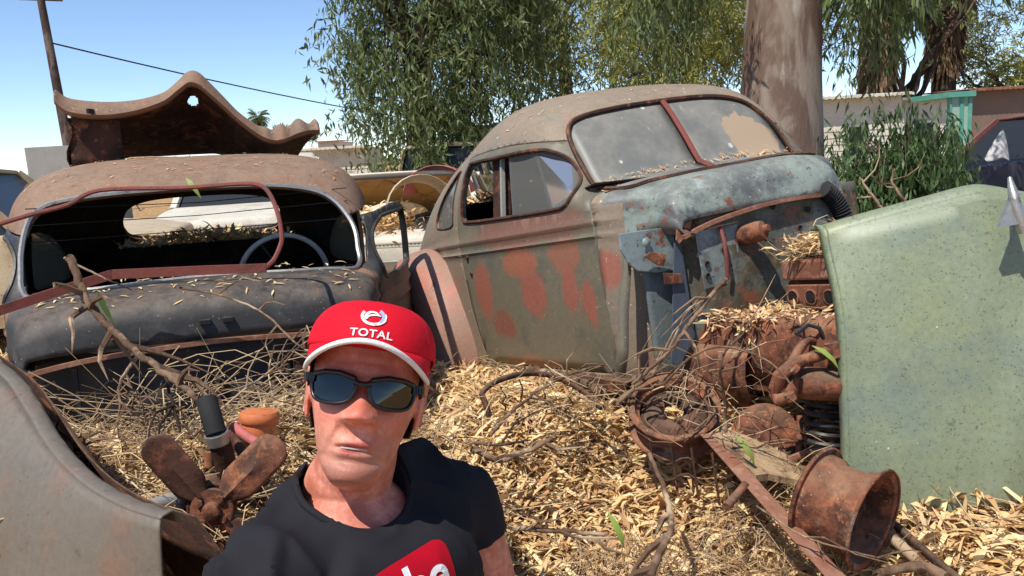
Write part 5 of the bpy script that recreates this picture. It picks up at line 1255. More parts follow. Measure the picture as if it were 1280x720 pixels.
def torso(mb, g=0):
    up = (Ls-Rs).normalized(); mid = (Ls+Rs)/2
    rw = [ring(Pv+Vector((0, 0, -.06)), .14+g, .10+g), ring(Pv, .165+g, .115+g), ring(Pv.lerp(mid, .3), .145+g, .11+g), ring(Pv.lerp(mid, .55), .140+g, .118+g, tilt=ax.lerp(up, .5)), ring(Pv.lerp(mid, .78)+fwd*.012, .132+g, .115+g, tilt=up), ring(Pv.lerp(mid, .92)+fwd*.012, .130+g, .105+g, tilt=up),
          ring(mid+Vector((0, 0, .012)), .122+g, .083+g, tilt=up), ring(mid.lerp(NB, .5)+Vector((0, 0, .032)), .088+g, .066+g, tilt=up), ring(NB+Vector((0, 0, .045)), .058+g*.4, .056+g*.4, tilt=up)]
    rc = []
    for j in range(len(rw[0])): rc.append([tuple(q) for q in crom([r_[j] for r_ in rw], 4)])
    rc = [[rc[j][i] for j in range(len(rc))] for i in range(len(rc[0]))]; k0 = len(mb.v); n = len(rc[0]); mb.grid(rc, True); mb.f.append(tuple(k0+i for i in range(n))[::-1]); mb.f.append(tuple(k0+(len(rc)-1)*n+i for i in range(n)))
torso(body, -.014)
def limbp(mb, pts, rs, n=18): 
    q = crom([tuple(p)+(r_,) for p, r_ in zip(pts, rs)], 6); mb.tube([Vector(v[:3]) for v in q], [float(v[3]) for v in q], n)
def ball(mb, c, r): mb.lathe([(max(1e-4, r*math.sin(a)), r*math.cos(a)) for a in np.linspace(0, math.pi, 12)], 18, Matrix.Translation(c))
limbp(body, [NB+Vector((.0, .04, -.06)), NB+Vector((0, 0, .02)), NB.lerp(HN, .6), HN, HN+Vector((0, 0, .05))], [.066, .062, .0565, .055, .05], 24)
limbp(body, [HM @ Vector((.0, .02, -.10)), NB.lerp(HN, .5)+fwd*.026, NB+fwd*.03], [.03, .028, .03], 14)
mid = (Ls+Rs)/2
for S0, E0, W0 in ((Ls, Le, Lw), (Rs, Re, Rw)):
    inn = (mid-S0).normalized(); limbp(body, [S0+inn*.09+Vector((0, 0, -.035)), S0+inn*.02+Vector((0, 0, -.01)), S0.lerp(E0, .3), S0.lerp(E0, .7), E0, E0.lerp(W0, .3), E0.lerp(W0, .7), W0], [.043, .050, .046, .043, .040, .043, .034, .027]); ball(body, S0+Vector((0, 0, -.008)), .055)
# hands with five fingers
def hand(mb, Wp, d, palm_n, curl):
    d = d.normalized(); s_ = d.cross(palm_n).normalized(); n_v = s_.cross(d)
    mb.tube([Wp-d*.01, Wp+d*.03, Wp+d*.06, Wp+d*.092], [.026, .031, .035, .030], 12)
    for k, (off, L_, r_) in enumerate(((-.033, .068, .0088), (-.011, .078, .0092), (.011, .073, .009), (.032, .058, .008))):
        p = Wp+d*.07+s_*off; dd = d.copy(); pts = [p]; q = p+dd*.02
        for seg in (.42, .32, .26):
            pts.append(q); dd = (dd*math.cos(curl)+n_v*math.sin(curl)).normalized(); q = q+dd*L_*seg
        pts.append(q); mb.tube(pts, [r_, r_, r_*.95, r_*.88, r_*.7], 10)
    p = Wp+d*.025-s_*.022; dd = (d*.6-s_*.8+n_v*.3).normalized(); mb.tube([p, p+dd*.035, p+dd*.06+n_v*.006, p+dd*.082+n_v*.014+d*.008], [.015, .0125, .011, .008], 10)
hand(body, Lw, (Lw-Le), Vector((-.9, 0, .2)), .45); hand(body, Rw, Vector((.3, -.7, .45)), Vector((.8, .2, .3)), .8)
# legs
Hl = Pv+ax*.09; Hr = Pv-ax*.09; gz = lambda p: tz(p.x, p.y)
Kl = Hl+Vector((.02, -.10, -.36)); Kr = Hr+Vector((-.02, -.10, -.36)); Al = Vector((Kl.x, Kl.y+.10, gz(Kl)+.09)); Ar = Vector((Kr.x, Kr.y+.10, gz(Kr)+.09))
for H0, K0, A0 in ((Hl, Kl, Al), (Hr, Kr, Ar)):
    limbp(body, [H0, H0.lerp(K0, .4), K0, K0.lerp(A0, .35), A0], [.095, .08, .055, .055, .036], 16); body.tube([A0+Vector((0, .05, -.05)), A0+Vector((0, -.03, -.045)), A0+Vector((0, -.15, -.06))], [.03, .038, .025], 10)
me = body.mesh(); bo = link('person', me, None); me.materials.append(skin_mat())
bm = bmesh.new(); bm.from_mesh(me); bmesh.ops.recalc_face_normals(bm, faces=bm.faces); bm.to_mesh(me); bm.free()
rm = bo.modifiers.new('r', 'REMESH'); rm.mode = 'VOXEL'; rm.voxel_size = .0023; rm.use_smooth_shade = True
sm_ = bo.modifiers.new('s', 'SMOOTH'); sm_.factor = .4; sm_.iterations = 2; bake(bo)
bo.data.polygons.foreach_set('use_smooth', [True]*len(bo.data.polygons))
tag(bo, 'man in red cap, black sunglasses and black T-shirt standing in front taking a selfie', 'person'); PER = bo
# ---- clothes
def fabric(name, col, rough=.85, sc=700):
    s = NT(name); wv = s.noise(sc, 2, .5); v = s.mix(s.noise(9, 4, .6), tuple(x*.8 for x in col[:3])+(1,), tuple(min(1, x*1.2) for x in col[:3])+(1,))
    b = s.bsdf(v, rough, 0, s.math('ADD', wv, s.math('MULTIPLY', s.noise(14, 4, .6), 4)), .25, .002, .15); return b
M['shirt'] = fabric('black_cotton', srgb(36, 35, 39)); M['jeans'] = fabric('blue_denim', srgb(52, 62, 84)); M['cap'] = fabric('red_cap_cloth', srgb(200, 18, 38), .75, 500)
M['capwhite'] = fabric('white_piping', srgb(225, 222, 220), .7, 500); M['shirtred'] = fabric('red_print', srgb(176, 8, 32), .6); M['hair'] = fabric('dark_short_hair', srgb(52, 42, 36), .7)
sh = MB(); torso(sh, .011)
for S0, k_ in ((Ls, 1.), (Rs, .6)): limbp(sh, [NB+Vector((0, .02, .02*k_)), NB.lerp(S0, .35)+Vector((0, .015, .035*k_)), NB.lerp(S0, .7)+Vector((0, .01, .022*k_)), S0+Vector((0, 0, .018))], [.058, .056, .054, .052])
for S0, E0, fr_ in ((Ls, Le, .24), (Rs, Re, .6)):
    inn = (mid-S0).normalized(); dd = (E0-S0).normalized(); limbp(sh, [S0+inn*.11+Vector((0, 0, .0)), S0+inn*.03, S0.lerp(E0, fr_*.35), S0.lerp(E0, fr_*.7), S0.lerp(E0, fr_)], [.056, .061, .059, .057, .058], 22); ball(sh, S0, .060)
me = sh.mesh(); so_ = link('tshirt', me, M['shirt']); bm = bmesh.new(); bm.from_mesh(me); bmesh.ops.recalc_face_normals(bm, faces=bm.faces); bm.to_mesh(me); bm.free()
rm = so_.modifiers.new('r', 'REMESH'); rm.mode = 'VOXEL'; rm.voxel_size = .0065; sm_ = so_.modifiers.new('s', 'SMOOTH'); sm_.factor = .5; sm_.iterations = 6; bake(so_)
# wrinkles: real folds pushed into the cloth
bm = bmesh.new(); bm.from_mesh(so_.data)
import mathutils.noise as mn
for v in bm.verts:
    p = v.co; f = mn.noise(Vector((p.x*9+3, p.y*9, p.z*5)))*.010+(1-abs(mn.noise(Vector((p.x*13+p.z*8, p.y*13+5, p.z*7-p.x*6)))))**3*.022-.009+mn.noise(Vector((p.x*30, p.y*30, p.z*16)))*.003; v.co = p + v.normal*f*(.12+.88*float(smoothstep(.05, .13, (p-at(530, 720, 1.08)).length)))*(1-.6*float(smoothstep(.12, .06, (p-Ls).length)))
neckup = (HN-NB).normalized(); nc = NB + Vector((-.020, 0, .004)) + fwd*.024
bm.to_mesh(so_.data); bm.free()
nq = (neckup*1.0+fwd*.55+Vector((0, 0, .2))).normalized()
cu = MB().lathe([(.001, -.05), (.058, -.05), (.076, .0), (.080, .12), (.001, .12)], 40, Matrix.Translation(nc) @ nq.to_track_quat('Z', 'Y').to_matrix().to_4x4()).build('cut', None, smooth=False)
cu.scale = (1, 1, 1); boolean(so_, [cu]); bpy.data.objects.remove(cu)
so_.data.polygons.foreach_set('use_smooth', [True]*len(so_.data.polygons)); so_.data.set_sharp_from_angle(angle=R(55)); so_.parent = PER
# neck ribbing follows the cut edge
bvs = BVHTree.FromObject(so_, bpy.context.evaluated_depsgraph_get()); qm = nq.to_track_quat('Z', 'Y').to_matrix()
def cone_r(h): return np.interp(h, [-.05, 0, .12], [.058, .076, .080])
pts = []
for k in range(48):
    a = 2*math.pi*k/48; u = qm @ Vector((math.cos(a), math.sin(a), 0)); best = None
    for h in np.linspace(.06, -.05, 90):
        p = nc+nq*h+u*(cone_r(h)+.003); hit = bvs.ray_cast(p+nq*.2, -nq)
        if hit[0] is not None and (hit[0]-nc).dot(nq) >= h-.002: best = p; break
    if best is not None: pts.append(best)
if len(pts) > 20:
    P2 = [sum((pts[(i+j) % len(pts)] for j in range(-2, 3)), Vector())/5 for i in range(len(pts))]
    MB().tube(P2, .0052, 8, closed=True).build('collar', M['shirt'], so_)
jn = MB(); 
jn.grid([ring(Pv+Vector((0, 0, .06)), .172, .125), ring(Pv+Vector((0, 0, -.02)), .176, .13), ring(Pv+Vector((0, 0, -.12)), .16, .12)], True); k = len(jn.v); jn.f.append(tuple(range(k-78, k-52))); jn.f.append(tuple(range(k-26, k)))
for H0, K0, A0 in ((Hl, Kl, Al), (Hr, Kr, Ar)): limbp(jn, [H0, H0.lerp(K0, .4), K0, K0.lerp(A0, .35), A0+Vector((0, 0, -.01))], [.108, .096, .075, .073, .065], 18)
jo = link('jeans', jn.mesh(), M['jeans']); rm = jo.modifiers.new('r', 'REMESH'); rm.mode = 'VOXEL'; rm.voxel_size = .012; bake(jo); jo.data.polygons.foreach_set('use_smooth', [True]*len(jo.data.polygons)); jo.parent = PER
for A0 in (Al, Ar): MB().tube([A0+Vector((0, .06, -.05)), A0+Vector((0, 0, -.04)), A0+Vector((0, -.10, -.05)), A0+Vector((0, -.18, -.06))], [.036, .05, .045, .028], 14).build('shoe', M['rubber'], PER)
# ---- cap (crown, brim, piping, emblem, letters)
capo = empty('cap', None, None); capo.parent = PER
tilt = Matrix.Translation(Vector((0, -.008, .055))) @ Matrix.Rotation(R(-2), 4, 'X')
CM = HM @ tilt
def capsurf(th, t):            # th 0 at the front, t 0 rim .. 1 top
    w_, yf, yb = .0885, .104, -.113; ph = t*math.pi/2; r_ = math.cos(ph)**.62; h = .070*math.sin(ph)**.92
    h *= (1+.10*math.cos(th)*(1-t)); x = w_*math.sin(th)*r_; y = (yf if math.cos(th) > 0 else -yb)*math.cos(th)*r_
    bk = -.022*(1-t)*float(smoothstep(.2, -.8, math.cos(th)))
    return Vector((x, y-.006*t, h+bk))
cr_ = MB(); rows = [[tuple(CM @ capsurf(2*math.pi*k/72, min(.999, t))) for k in range(72)] for t in np.linspace(-.0, 1, 26)]
cr_.grid(rows, True); co_ = cr_.build('crown', M['cap'], capo, thick=.003)
seam = MB()
for a in (0, 60, 120, 180, 240, 300): seam.tube([CM @ (capsurf(R(a), t)*1.008) for t in np.linspace(.02, .98, 18)], .0011, 5)
seam.tube([CM @ Vector((0, -.006, .070)), CM @ Vector((0, -.006, .076))], .007, 10)
seam.build('seam', M['cap'], capo)
def brim(u, v, dz=0):          # u -1..1 across, v 0..1 outwards
    a = u*R(66); b = capsurf(a, 0); ext = .066*(1-abs(u)**3.4)*v
    p = Vector((b.x*(1+.06*v*(1-abs(u))), b.y+ext, b.z-.001)); c_ = .026*(u**2)*1.0
    arch = .001*v*(1-abs(u)**2.6)-.036*(p.x/.085)**2*(.12+v*.95); return Vector((p.x*(1+.02*v), p.y, p.z+arch+dz+.004))
br = MB(); rows = [[tuple(CM @ brim(u, v)) for u in np.linspace(-1, 1, 49)] for v in np.linspace(0, 1, 14)]
br.grid(rows); br.build('brim', M['cap'], capo, thick=.003)
ed = MB(); ed.tube([CM @ (brim(u, 1.0)+Vector((0, .0015, -.0005))) for u in np.linspace(-.985, .985, 60)], .0036, 8); ed.build('brim_piping', M['capwhite'], capo)
bvc = BVHTree.FromObject(co_, bpy.context.evaluated_depsgraph_get())
def on_crown(mesh_pts_uv, off=.0018, c0=(0, .045)):   # (x right, y up) flat -> crown front surface
    out = []
    for (x, z) in mesh_pts_uv:
        o = CM @ Vector((x, .3, z)); d = (CM.to_3x3() @ Vector((0, -1, -.0))).normalized(); h = bvc.ray_cast(o, d)
        out.append((h[0]+d*-off) if h[0] is not None else CM @ Vector((x, .06, z)))
    return out
def decal(name, tri_fn, mat, parent, proj):
    pass
def text_mesh(txt, size, sp=1.0):
    c = bpy.data.curves.new('txt', 'FONT'); c.body = txt; c.size = size; c.align_x = 'CENTER'; c.offset = size*.022; c.space_character = sp; c.resolution_u = 5
    o = bpy.data.objects.new('txt', c); COL.objects.link(o); bpy.context.view_layer.update(); me = bpy.data.meshes.new_from_object(o.evaluated_get(bpy.context.evaluated_depsgraph_get())); bpy.data.objects.remove(o)
    bm = bmesh.new(); bm.from_mesh(me); bmesh.ops.triangulate(bm, faces=bm.faces); bmesh.ops.subdivide_edges(bm, edges=[e for e in bm.edges if e.calc_length() > size*.25], cuts=2); bmesh.ops.triangulate(bm, faces=bm.faces)
    vs = [v.co.copy() for v in bm.verts]; fs = [tuple(v.index for v in f.verts) for f in bm.faces]; bm.free(); return vs, fs
vs, fs = text_mesh('TOTAL', .0165, 1.08)
FX = 1 if xv.dot(RT) > 0 else -1
P3 = on_crown([(v.x, v.y*.85+.0155-.6*v.x**2*2) for v in vs]); me = bpy.data.meshes.new('t'); me.from_pydata([tuple(p) for p in P3], [], fs); o = link('lettering', me, M['capwhite'], capo, smooth=False)
# round swirl emblem: broken white rings with an inner bow
def ringstrip(cx, cz, rx, rz, a0, a1, w0, w1, n=40, rot=0):
    vv = []; ff = []
    for i in range(n+1):
        t = i/n; a = R(a0+(a1-a0)*t); w_ = w0+(w1-w0)*t
        for sg in (-1, 1):
            x = (rx+sg*w_/2)*math.cos(a); z = (rz+sg*w_/2)*math.sin(a); x, z = x*math.cos(rot)-z*math.sin(rot), x*math.sin(rot)+z*math.cos(rot); vv.append((cx+x, cz+z))
    for i in range(n): ff.append((2*i, 2*i+1, 2*i+3, 2*i+2))
    return vv, ff
em = MB(); silver = M['chrome_dull']
for args in ((0, .0435, .0155, .0115, 150, 385, .0040, .0022), (0, .0435, .0150, .0110, 200, 345, .0022, .0050), (-.002, .043, .0085, .0065, 20, 220, .0020, .0045), (.003, .0405, .0120, .0050, 60, 170, .0012, .0034)):
    vv, ff = ringstrip(*args); em.add([tuple(p) for p in on_crown(vv, .002)], ff)
em.build('emblem', M['capwhite'], capo, smooth=False, recalc=False)
em2 = MB(); vv, ff = ringstrip(.004, .0435, .0085, .0085, -60, 75, .0030, .0050); em2.add([tuple(p) for p in on_crown(vv, .0022)], ff); em2.build('emblem', fabric('pale_blue_thread', srgb(150, 170, 205)), capo, smooth=False, recalc=False)
th_ = MB() if False else MB(); th_.grid([[tuple(HM @ Vector((x, .0885-14*x*x-.0050, z))) for x in np.linspace(-.017, .017, 15)] for z in (-.0752, -.0762, -.0772)]); th_.build('teeth', NT('teeth').bsdf(srgb(176, 166, 150), .4), PER)
# hair at the temples below the cap
hb = MB(); 
for s in (-1, 1): 
    rows = []
    for i in range(9):
        t = i/8; rows.append([tuple(HM @ Vector((s*(.0745+.003*math.sin(math.pi*j/6)), .040-.075*j/6, .048-.050*t+.012*(j/6)*t))) for j in range(7)])
    hb.grid(rows)
rows = []
for i in range(10):
    z = .02-.075*i/9; rows.append([tuple(HM @ Vector((math.sin(a)*(.079-.010*(i/9)**2), -.010+math.cos(a)*(.098-.02*(i/9)**2), z))) for a in np.linspace(R(100), R(260), 20)])
hb.grid(rows); hb.build('hair', M['hair'], PER, thick=.003)
# sunglasses
gl = empty('sunglasses', None, None); gl.parent = PER
GM = HM @ Matrix.Translation((0, .0, .001)) @ Matrix.Rotation(R(-2), 4, 'X')
def gsurf(x, z, o=0): return GM @ Vector((x, .1035+o-7.2*x*x, z*1.02))
lens = [(.0085, .010), (.020, .0160), (.042, .0175), (.061, .0155), (.0665, .007), (.0635, -.010), (.054, -.0185), (.033, -.0200), (.017, -.0155), (.0095, -.003)]
fmat = NT('black_plastic').bsdf(srgb(18, 18, 20), .3, spec=.5)
lm = NT('mirror_lens').bsdf(srgb(74, 74, 72), .04, 1.0)
for s in (-1, 1):
    q = crom([(s*x, z) for x, z in lens], 6, True); MB().tube([gsurf(x, z) for x, z in q], .0026, 8, closed=True).build('rim', fmat, gl)
    L2 = MB(); cxl = s*.036; rows = []
    for t in np.linspace(0, 1, 9): rows.append([tuple(gsurf(cxl+(x-cxl)*t, -.0005+(z+.0005)*t, -.0005+.0015*(1-t*t))) for x, z in q])
    L2.grid(rows, True); L2.build('lens', lm, gl)
    tp = [gsurf(s*.064, .009), GM @ Vector((s*.0755, .070, .010)), GM @ Vector((s*.080, .03, .009)), GM @ Vector((s*.0795, -.008, .008)), GM @ Vector((s*.078, -.028, -.004))]
    t_ = MB(); tq = [Vector(v) for v in crom([tuple(v) for v in tp], 5)]
    for a, b in zip(tq[:-1], tq[1:]): t_.beam(a, b, .004, .0105 if s else .01, tuple(zv))
    t_.build('temple', fmat, gl)
MB().tube([gsurf(x, z, .0005) for x, z in ((-.0105, .009), (-.004, .0068), (.004, .0068), (.0105, .009))], .0045, 8).build('bridge', fmat, gl)
tb = MB()
for s in (-1, 1): tb.tube([gsurf(s*x, z, -.0) for x, z in ((.010, .013), (.03, .0182), (.05, .0180), (.064, .0140), (.069, .009))], .0036, 8)
tb.build('brow_bar', fmat, gl)
# shirt print: red rounded panel with cream letters, lying on the chest
bvs = BVHTree.FromObject(so_, bpy.context.evaluated_depsgraph_get())
def chest(u, v, off=.0015):     # pixel of the photo -> point on the shirt
    d = (at(u, v, 1)-CAM).normalized(); h = bvs.ray_cast(CAM, d); return (h[0]-d*off) if h[0] is not None else None
O_ = chest(540, 718); 
print('chest', O_, 'heads', HC, 'FX', FX)
if O_:
    # build a local flat frame on the chest, then drop the artwork on the cloth along the chest normal
    hx = (chest(560, 700) or O_); nrm = fwd.copy(); nrm.z = .12; nrm.normalize()
    A1 = chest(478, 719); B1 = chest(548, 675); uvec = (B1-A1); uvec -= nrm*uvec.dot(nrm); uvec.normalize(); vvec = nrm.cross(uvec); 
    if vvec.z < 0: vvec = -vvec
    def drop(x, y, off):
        p = B1 + uvec*x + vvec*y; h = bvs.ray_cast(p+nrm*.2, -nrm); return (h[0]+nrm*off) if h[0] is not None and (h[0]-p).length < .09 else p
    Wp, Hp = .150, .105; rr = .018; nU, nV = 40, 28
    # panel: its top right corner sits at B1
    pm = MB(); rows = []
    for j in range(nV+1):
        y = -Hp*j/nV; dy = min(-y, Hp+y); row = []
        ins = rr-math.sqrt(max(0, rr*rr-(rr-dy)**2)) if dy < rr else 0
        for i in range(nU+1):
            x = -Wp+ins+(Wp-2*ins)*i/nU; row.append(tuple(drop(x+.008, y+.004, .0022)))
        rows.append(row)
    pm.grid(rows).build('print_panel', M['shirtred'], so_, recalc=False)
    vs, fs = text_mesh('the', .075, .95); xs_ = [v.x for v in vs]; xm = max(xs_)
    me = bpy.data.meshes.new('t'); me.from_pydata([tuple(drop(v.x-xm-.006, v.y-.058, .0034)) for v in vs], [], fs); link('lettering', me, M['capwhite'], so_, smooth=False)
# ---------------------------------------------------------------- leaf litter and sticks
def scatter_ground(name, label, n, xr, yr, L0, mat, seed, zoff=.0, tilt=.35, kind='stuff', cat='leaf litter', power=1., ex=None):
    rs = np.random.default_rng(seed); y = yr[0]+(yr[1]-yr[0])*rs.uniform(0, 1, n)**power
    x = rs.uniform(-1, 1, n)*(.82*y+.4)+.15; keep = (x > xr[0]) & (x < xr[1])
    if ex is not None: keep &= ex(x, y)
    x, y = x[keep], y[keep]; n = len(x); z = terrain(x, y)+rs.uniform(0, .03, n)+zoff
    a = rs.uniform(0, 2*np.pi, n); D = np.stack([np.cos(a), np.sin(a), rs.normal(size=n)*tilt], 1); N = np.stack([rs.normal(size=n)*.35, rs.normal(size=n)*.35, np.ones(n)], 1)
    L = rs.uniform(.45, 1.25, n)*L0; return blades(name, np.stack([x, y, z], 1), D, N, L, L*rs.uniform(.08, .185, n), rs.uniform(-.2, .3, n), mat, label=label, cat=cat, kind=kind)
scatter_ground('leaf_litter', 'thick carpet of pale dry eucalyptus leaves over the yard', 80000, (-4, 5), (1.25, 4.2), .115, M['litter'], 1, power=.8)
scatter_ground('leaf_litter', 'dry leaves over the yard further back between the cars', 30000, (-7, 9), (4.2, 13), .12, M['litter'], 2)
scatter_ground('leaf_litter', 'browner curled dry leaves mixed into the carpet of pale leaves', 16000, (-4, 5), (1.25, 4.5), .10, M['litter_brown'], 3, .01, .5)
scatter_ground('bark_strips', 'long brown strips of shed bark lying among the leaves', 420, (-4, 5), (1.25, 5), .17, M['barkstrip'], 6, .02, .18, cat='bark strips')
scatter_ground('leaf_crumbs', 'dark brown broken leaf crumbs between the pale leaves', 12000, (-4, 5), (1.25, 4.2), .032, M['barkstrip'], 7, .008, .5, cat='leaf crumbs', power=.8)
def twigs(name, label, C, n, seed, L0=(.08, .3), r=(.0012, .003), mat='twig', flat=.25, spread=(1, 1, .1)):
    rs = np.random.default_rng(seed); a = rs.uniform(0, 2*np.pi, n); D = np.stack([np.cos(a), np.sin(a), rs.normal(size=n)*flat], 1); D /= np.linalg.norm(D, axis=1, keepdims=True)
    C = C(rs, n); L = rs.uniform(*L0, n); Rr = rs.uniform(*r, n); S = np.cross(D, np.array([0, 0, 1.])); S /= np.linalg.norm(S, axis=1, keepdims=True)+1e-9; U = np.cross(S, D)
    bend = rs.normal(size=n)*.2; bend2 = rs.normal(size=n)*.16; V = np.empty((n, 4, 3, 3)); an = np.array([0, 2.09, 4.19])
    for k in range(4):
        t = k/3; mid = C + D*((t-.5)*L)[:, None] + S*(bend*L*4*t*(1-t))[:, None] + U*(bend2*L*4*t*(1-t))[:, None]
        rr = Rr*(1-.5*t)
        for j in range(3): V[:, k, j] = mid + (S*np.cos(an[j])+U*np.sin(an[j]))*rr[:, None]
    base = (np.arange(n)*12)[:, None, None]; q = []
    for k in range(3):
        for j in range(3): q.append([k*3+j, k*3+(j+1) % 3, (k+1)*3+(j+1) % 3, (k+1)*3+j])
    F = (base+np.array(q)[None]).reshape(-1, 4); return tag(npmesh(name, V, F, M[mat]), label, 'twigs', kind='stuff')
def gpos(xr, yr, dz=(.01, .06)):
    def f(rs, n):
        x = rs.uniform(*xr, n); y = rs.uniform(*yr, n); return np.stack([x, y, terrain(x, y)+rs.uniform(*dz, n)], 1)
    return f
twigs('twigs', 'thin dry twigs strewn through the leaf litter', gpos((-1.5, 2.5), (1.35, 4.3)), 5200, 4)
twigs('twigs', 'tangle of fine dead stems at the bottom beside the steel bar', gpos((.1, 1.0), (1.75, 2.5), (.0, .12)), 2600, 5, (.06, .22), (.0008, .0022), flat=.9)
# litter filling the left engine bay and resting on surfaces
def heap(name, label, fn, n, L0, seed, mat='litter', tw=0, tilt=.5, twl=(.08, .3)):
    rs = np.random.default_rng(seed); C = fn(rs, n); n = len(C); a = rs.uniform(0, 2*np.pi, n); D = np.stack([np.cos(a), np.sin(a), rs.normal(size=n)*tilt], 1); N = np.stack([rs.normal(size=n)*.5, rs.normal(size=n)*.5, np.ones(n)], 1); L = rs.uniform(.4, 1.2, n)*L0
    blades(name, C, D, N, L, L*rs.uniform(.13, .27, n), rs.uniform(-.15, .25, n), M[mat], label=label, cat='leaf litter')
    if tw: twigs('twigs', label.replace('leaves', 'twigs').replace('leaf', 'twig')+', the fine twigs among them', lambda r2, k: fn(r2, k)+np.array([0, 0, .02]), tw, seed+100, twl)
def local_heap(P, xr, yr, zf, jz=.03):
    Mx = np.array(P)
    def f(rs, n):
        x = rs.uniform(*xr, n); y = rs.uniform(*yr, n); z = zf(x, y)+rs.uniform(0, jz, n); return np.stack([x, y, z], 1) @ Mx[:3, :3].T + Mx[:3, 3]
    return f
def bayz(x, y): return .25+.15*smoothstep(.5, .95, x)+.02*np.sin(x*9)+.03*np.cos(y*8+x*5)-.14*smoothstep(.9, 1.5, x)*smoothstep(-.35, 0, y)-.10*smoothstep(.35, .62, y)+.05*smoothstep(-.2, -.55, y)
def bay():
    b = MB(); rows = [[tuple(PL @ Vector((x, y, float(bayz(x, y))-.012))) for y in np.linspace(-.72, .74, 40)] for x in np.linspace(.30, 1.5, 36)]; b.grid(rows)
    rows2 = [[tuple(PL @ Vector((x, y, float(bayz(x, y))-.012 if k == 0 else -.1))) for y in np.linspace(-.72, .74, 40)] for k, x in ((0, 1.5), (1, 1.56))]; b.grid(rows2)
    o = b.build('leaf_mulch', M['ground']); tag(o, 'brown leaf mulch packed in the open engine bay of the left sedan', 'leaf mulch', kind='stuff')
bay()
heap('leaf_litter', 'dry leaves and straw filling the open engine bay of the left sedan', local_heap(PL, (.34, 1.5), (-.72, .72), bayz), 9500, .085, 11, tw=2700, twl=(.08, .42))
heap('leaf_litter', 'dry leaves spilling out below the fan in front of the left sedan', local_heap(PL, (1.45, 1.75), (-.3, .7), lambda x, y: -.02+0*x+.08*np.sin(y*9), .12), 2600, .08, 12, tw=200)
heap('leaf_litter', 'sunlit dry leaves on the parcel shelf inside the left sedan', local_heap(PL, (-2.42, -1.95), (-.5, .55), lambda x, y: .955+.03*np.cos(y*6), .035), 1500, .085, 13)
heap('leaf_litter', 'dry leaves on the parcel shelf inside the right sedan', local_heap(PR, (-2.42, -1.95), (-.5, .5), lambda x, y: .955+.03*np.cos(y*6), .03), 1100, .085, 14, 'litter_brown')
heap('leaf_litter', 'leaves and straw heaped on the rusty engine of the right sedan', local_heap(PR, (.50, 1.1), (-.17, .14), lambda x, y: .445+.04*np.sin((x-.5)/.6*3.1), .05), 1300, .06, 15, tw=260, twl=(.06, .22))
heap('leaf_litter', 'leaves caught between firewall and frame of the right sedan', local_heap(PR, (.34, .66), (-.42, -.05), lambda x, y: .20+.10*smoothstep(-.1, -.4, -y)+0*x, .06), 500, .06, 16, tw=30)
heap('leaf_litter', 'leaves and dirt on the frame apron above the suspension', local_heap(PR, (.2, .95), (-.44, -.25), lambda x, y: .262+0*x, .015), 240, .05, 17, 'litter_brown')
heap('leaf_litter', 'heap of sunlit leaves in the engine bay of the car with the raised white hood', lambda rs, n: np.array(at(472, 276, 6.9))+rs.normal(size=(n, 3))*np.array([.16, .14, .05]), 900, .10, 18)
def on_shell(bvh, P, xr, yr, label, n, L0, seed, mat='litter_brown', zmin=.7):
    rs = np.random.default_rng(seed); C = []; N = []; M3 = P.to_3x3()
    for i in range(n):
        h = bvh.ray_cast(Vector((rs.uniform(*xr), rs.uniform(*yr), 2)), Vector((0, 0, -1)))
        if h[0] and h[1] and abs(h[1].z) > .55 and h[0].z > zmin: C.append(tuple(P @ (h[0]+Vector((0, 0, .004))))); nn = h[1] if h[1].z > 0 else -h[1]; N.append(tuple(M3 @ nn))
    C = np.array(C); N = np.array(N); n = len(C); D = np.cross(N, rs.normal(size=(n, 3))); L = rs.uniform(.3, 1.2, n)*L0
    blades('leaf_litter', C, D, N, L, L*rs.uniform(.12, .25, n), rs.uniform(.0, .15, n), M[mat], label=label, cat='leaf litter')
on_shell(bvhL, PL, (-1.8, -.45), (-.75, .75), 'small leaf scraps scattered on the brown roof of the left sedan', 330, .032, 21)
on_shell(bvhL, PL, (-.08, .33), (-.6, .6), 'leaf scraps on the black cowl of the left sedan', 150, .045, 22, 'litter')
on_shell(bvhR, PR, (-2.2, -.45), (-.75, .75), 'small leaf scraps on the roof of the right sedan', 260, .04, 23, 'litter')
on_shell(bvhR, PR, (-.11, -.03), (-.6, .6), 'leaf crumbs collected along the foot of the dusty split windshield', 420, .035, 24, 'litter_brown')
#on_shell(bvhR, PR, (-.5, -.36), (-.7, -.60), 'leaf crumbs above the door pillar of the right sedan', 80, .03, 25, 'litter')
twigs('twigs', 'springy dry twigs heaped against the black firewall of the left sedan', lambda rs, n: np.stack([rs.uniform(.42, .95, n), rs.uniform(-.7, .6, n), .33+rs.uniform(0, 1, n)**1.6*.24], 1) @ np.array(PL)[:3, :3].T+np.array(PL)[:3, 3], 330, 47, (.12, .5), (.0012, .0032), flat=.55)
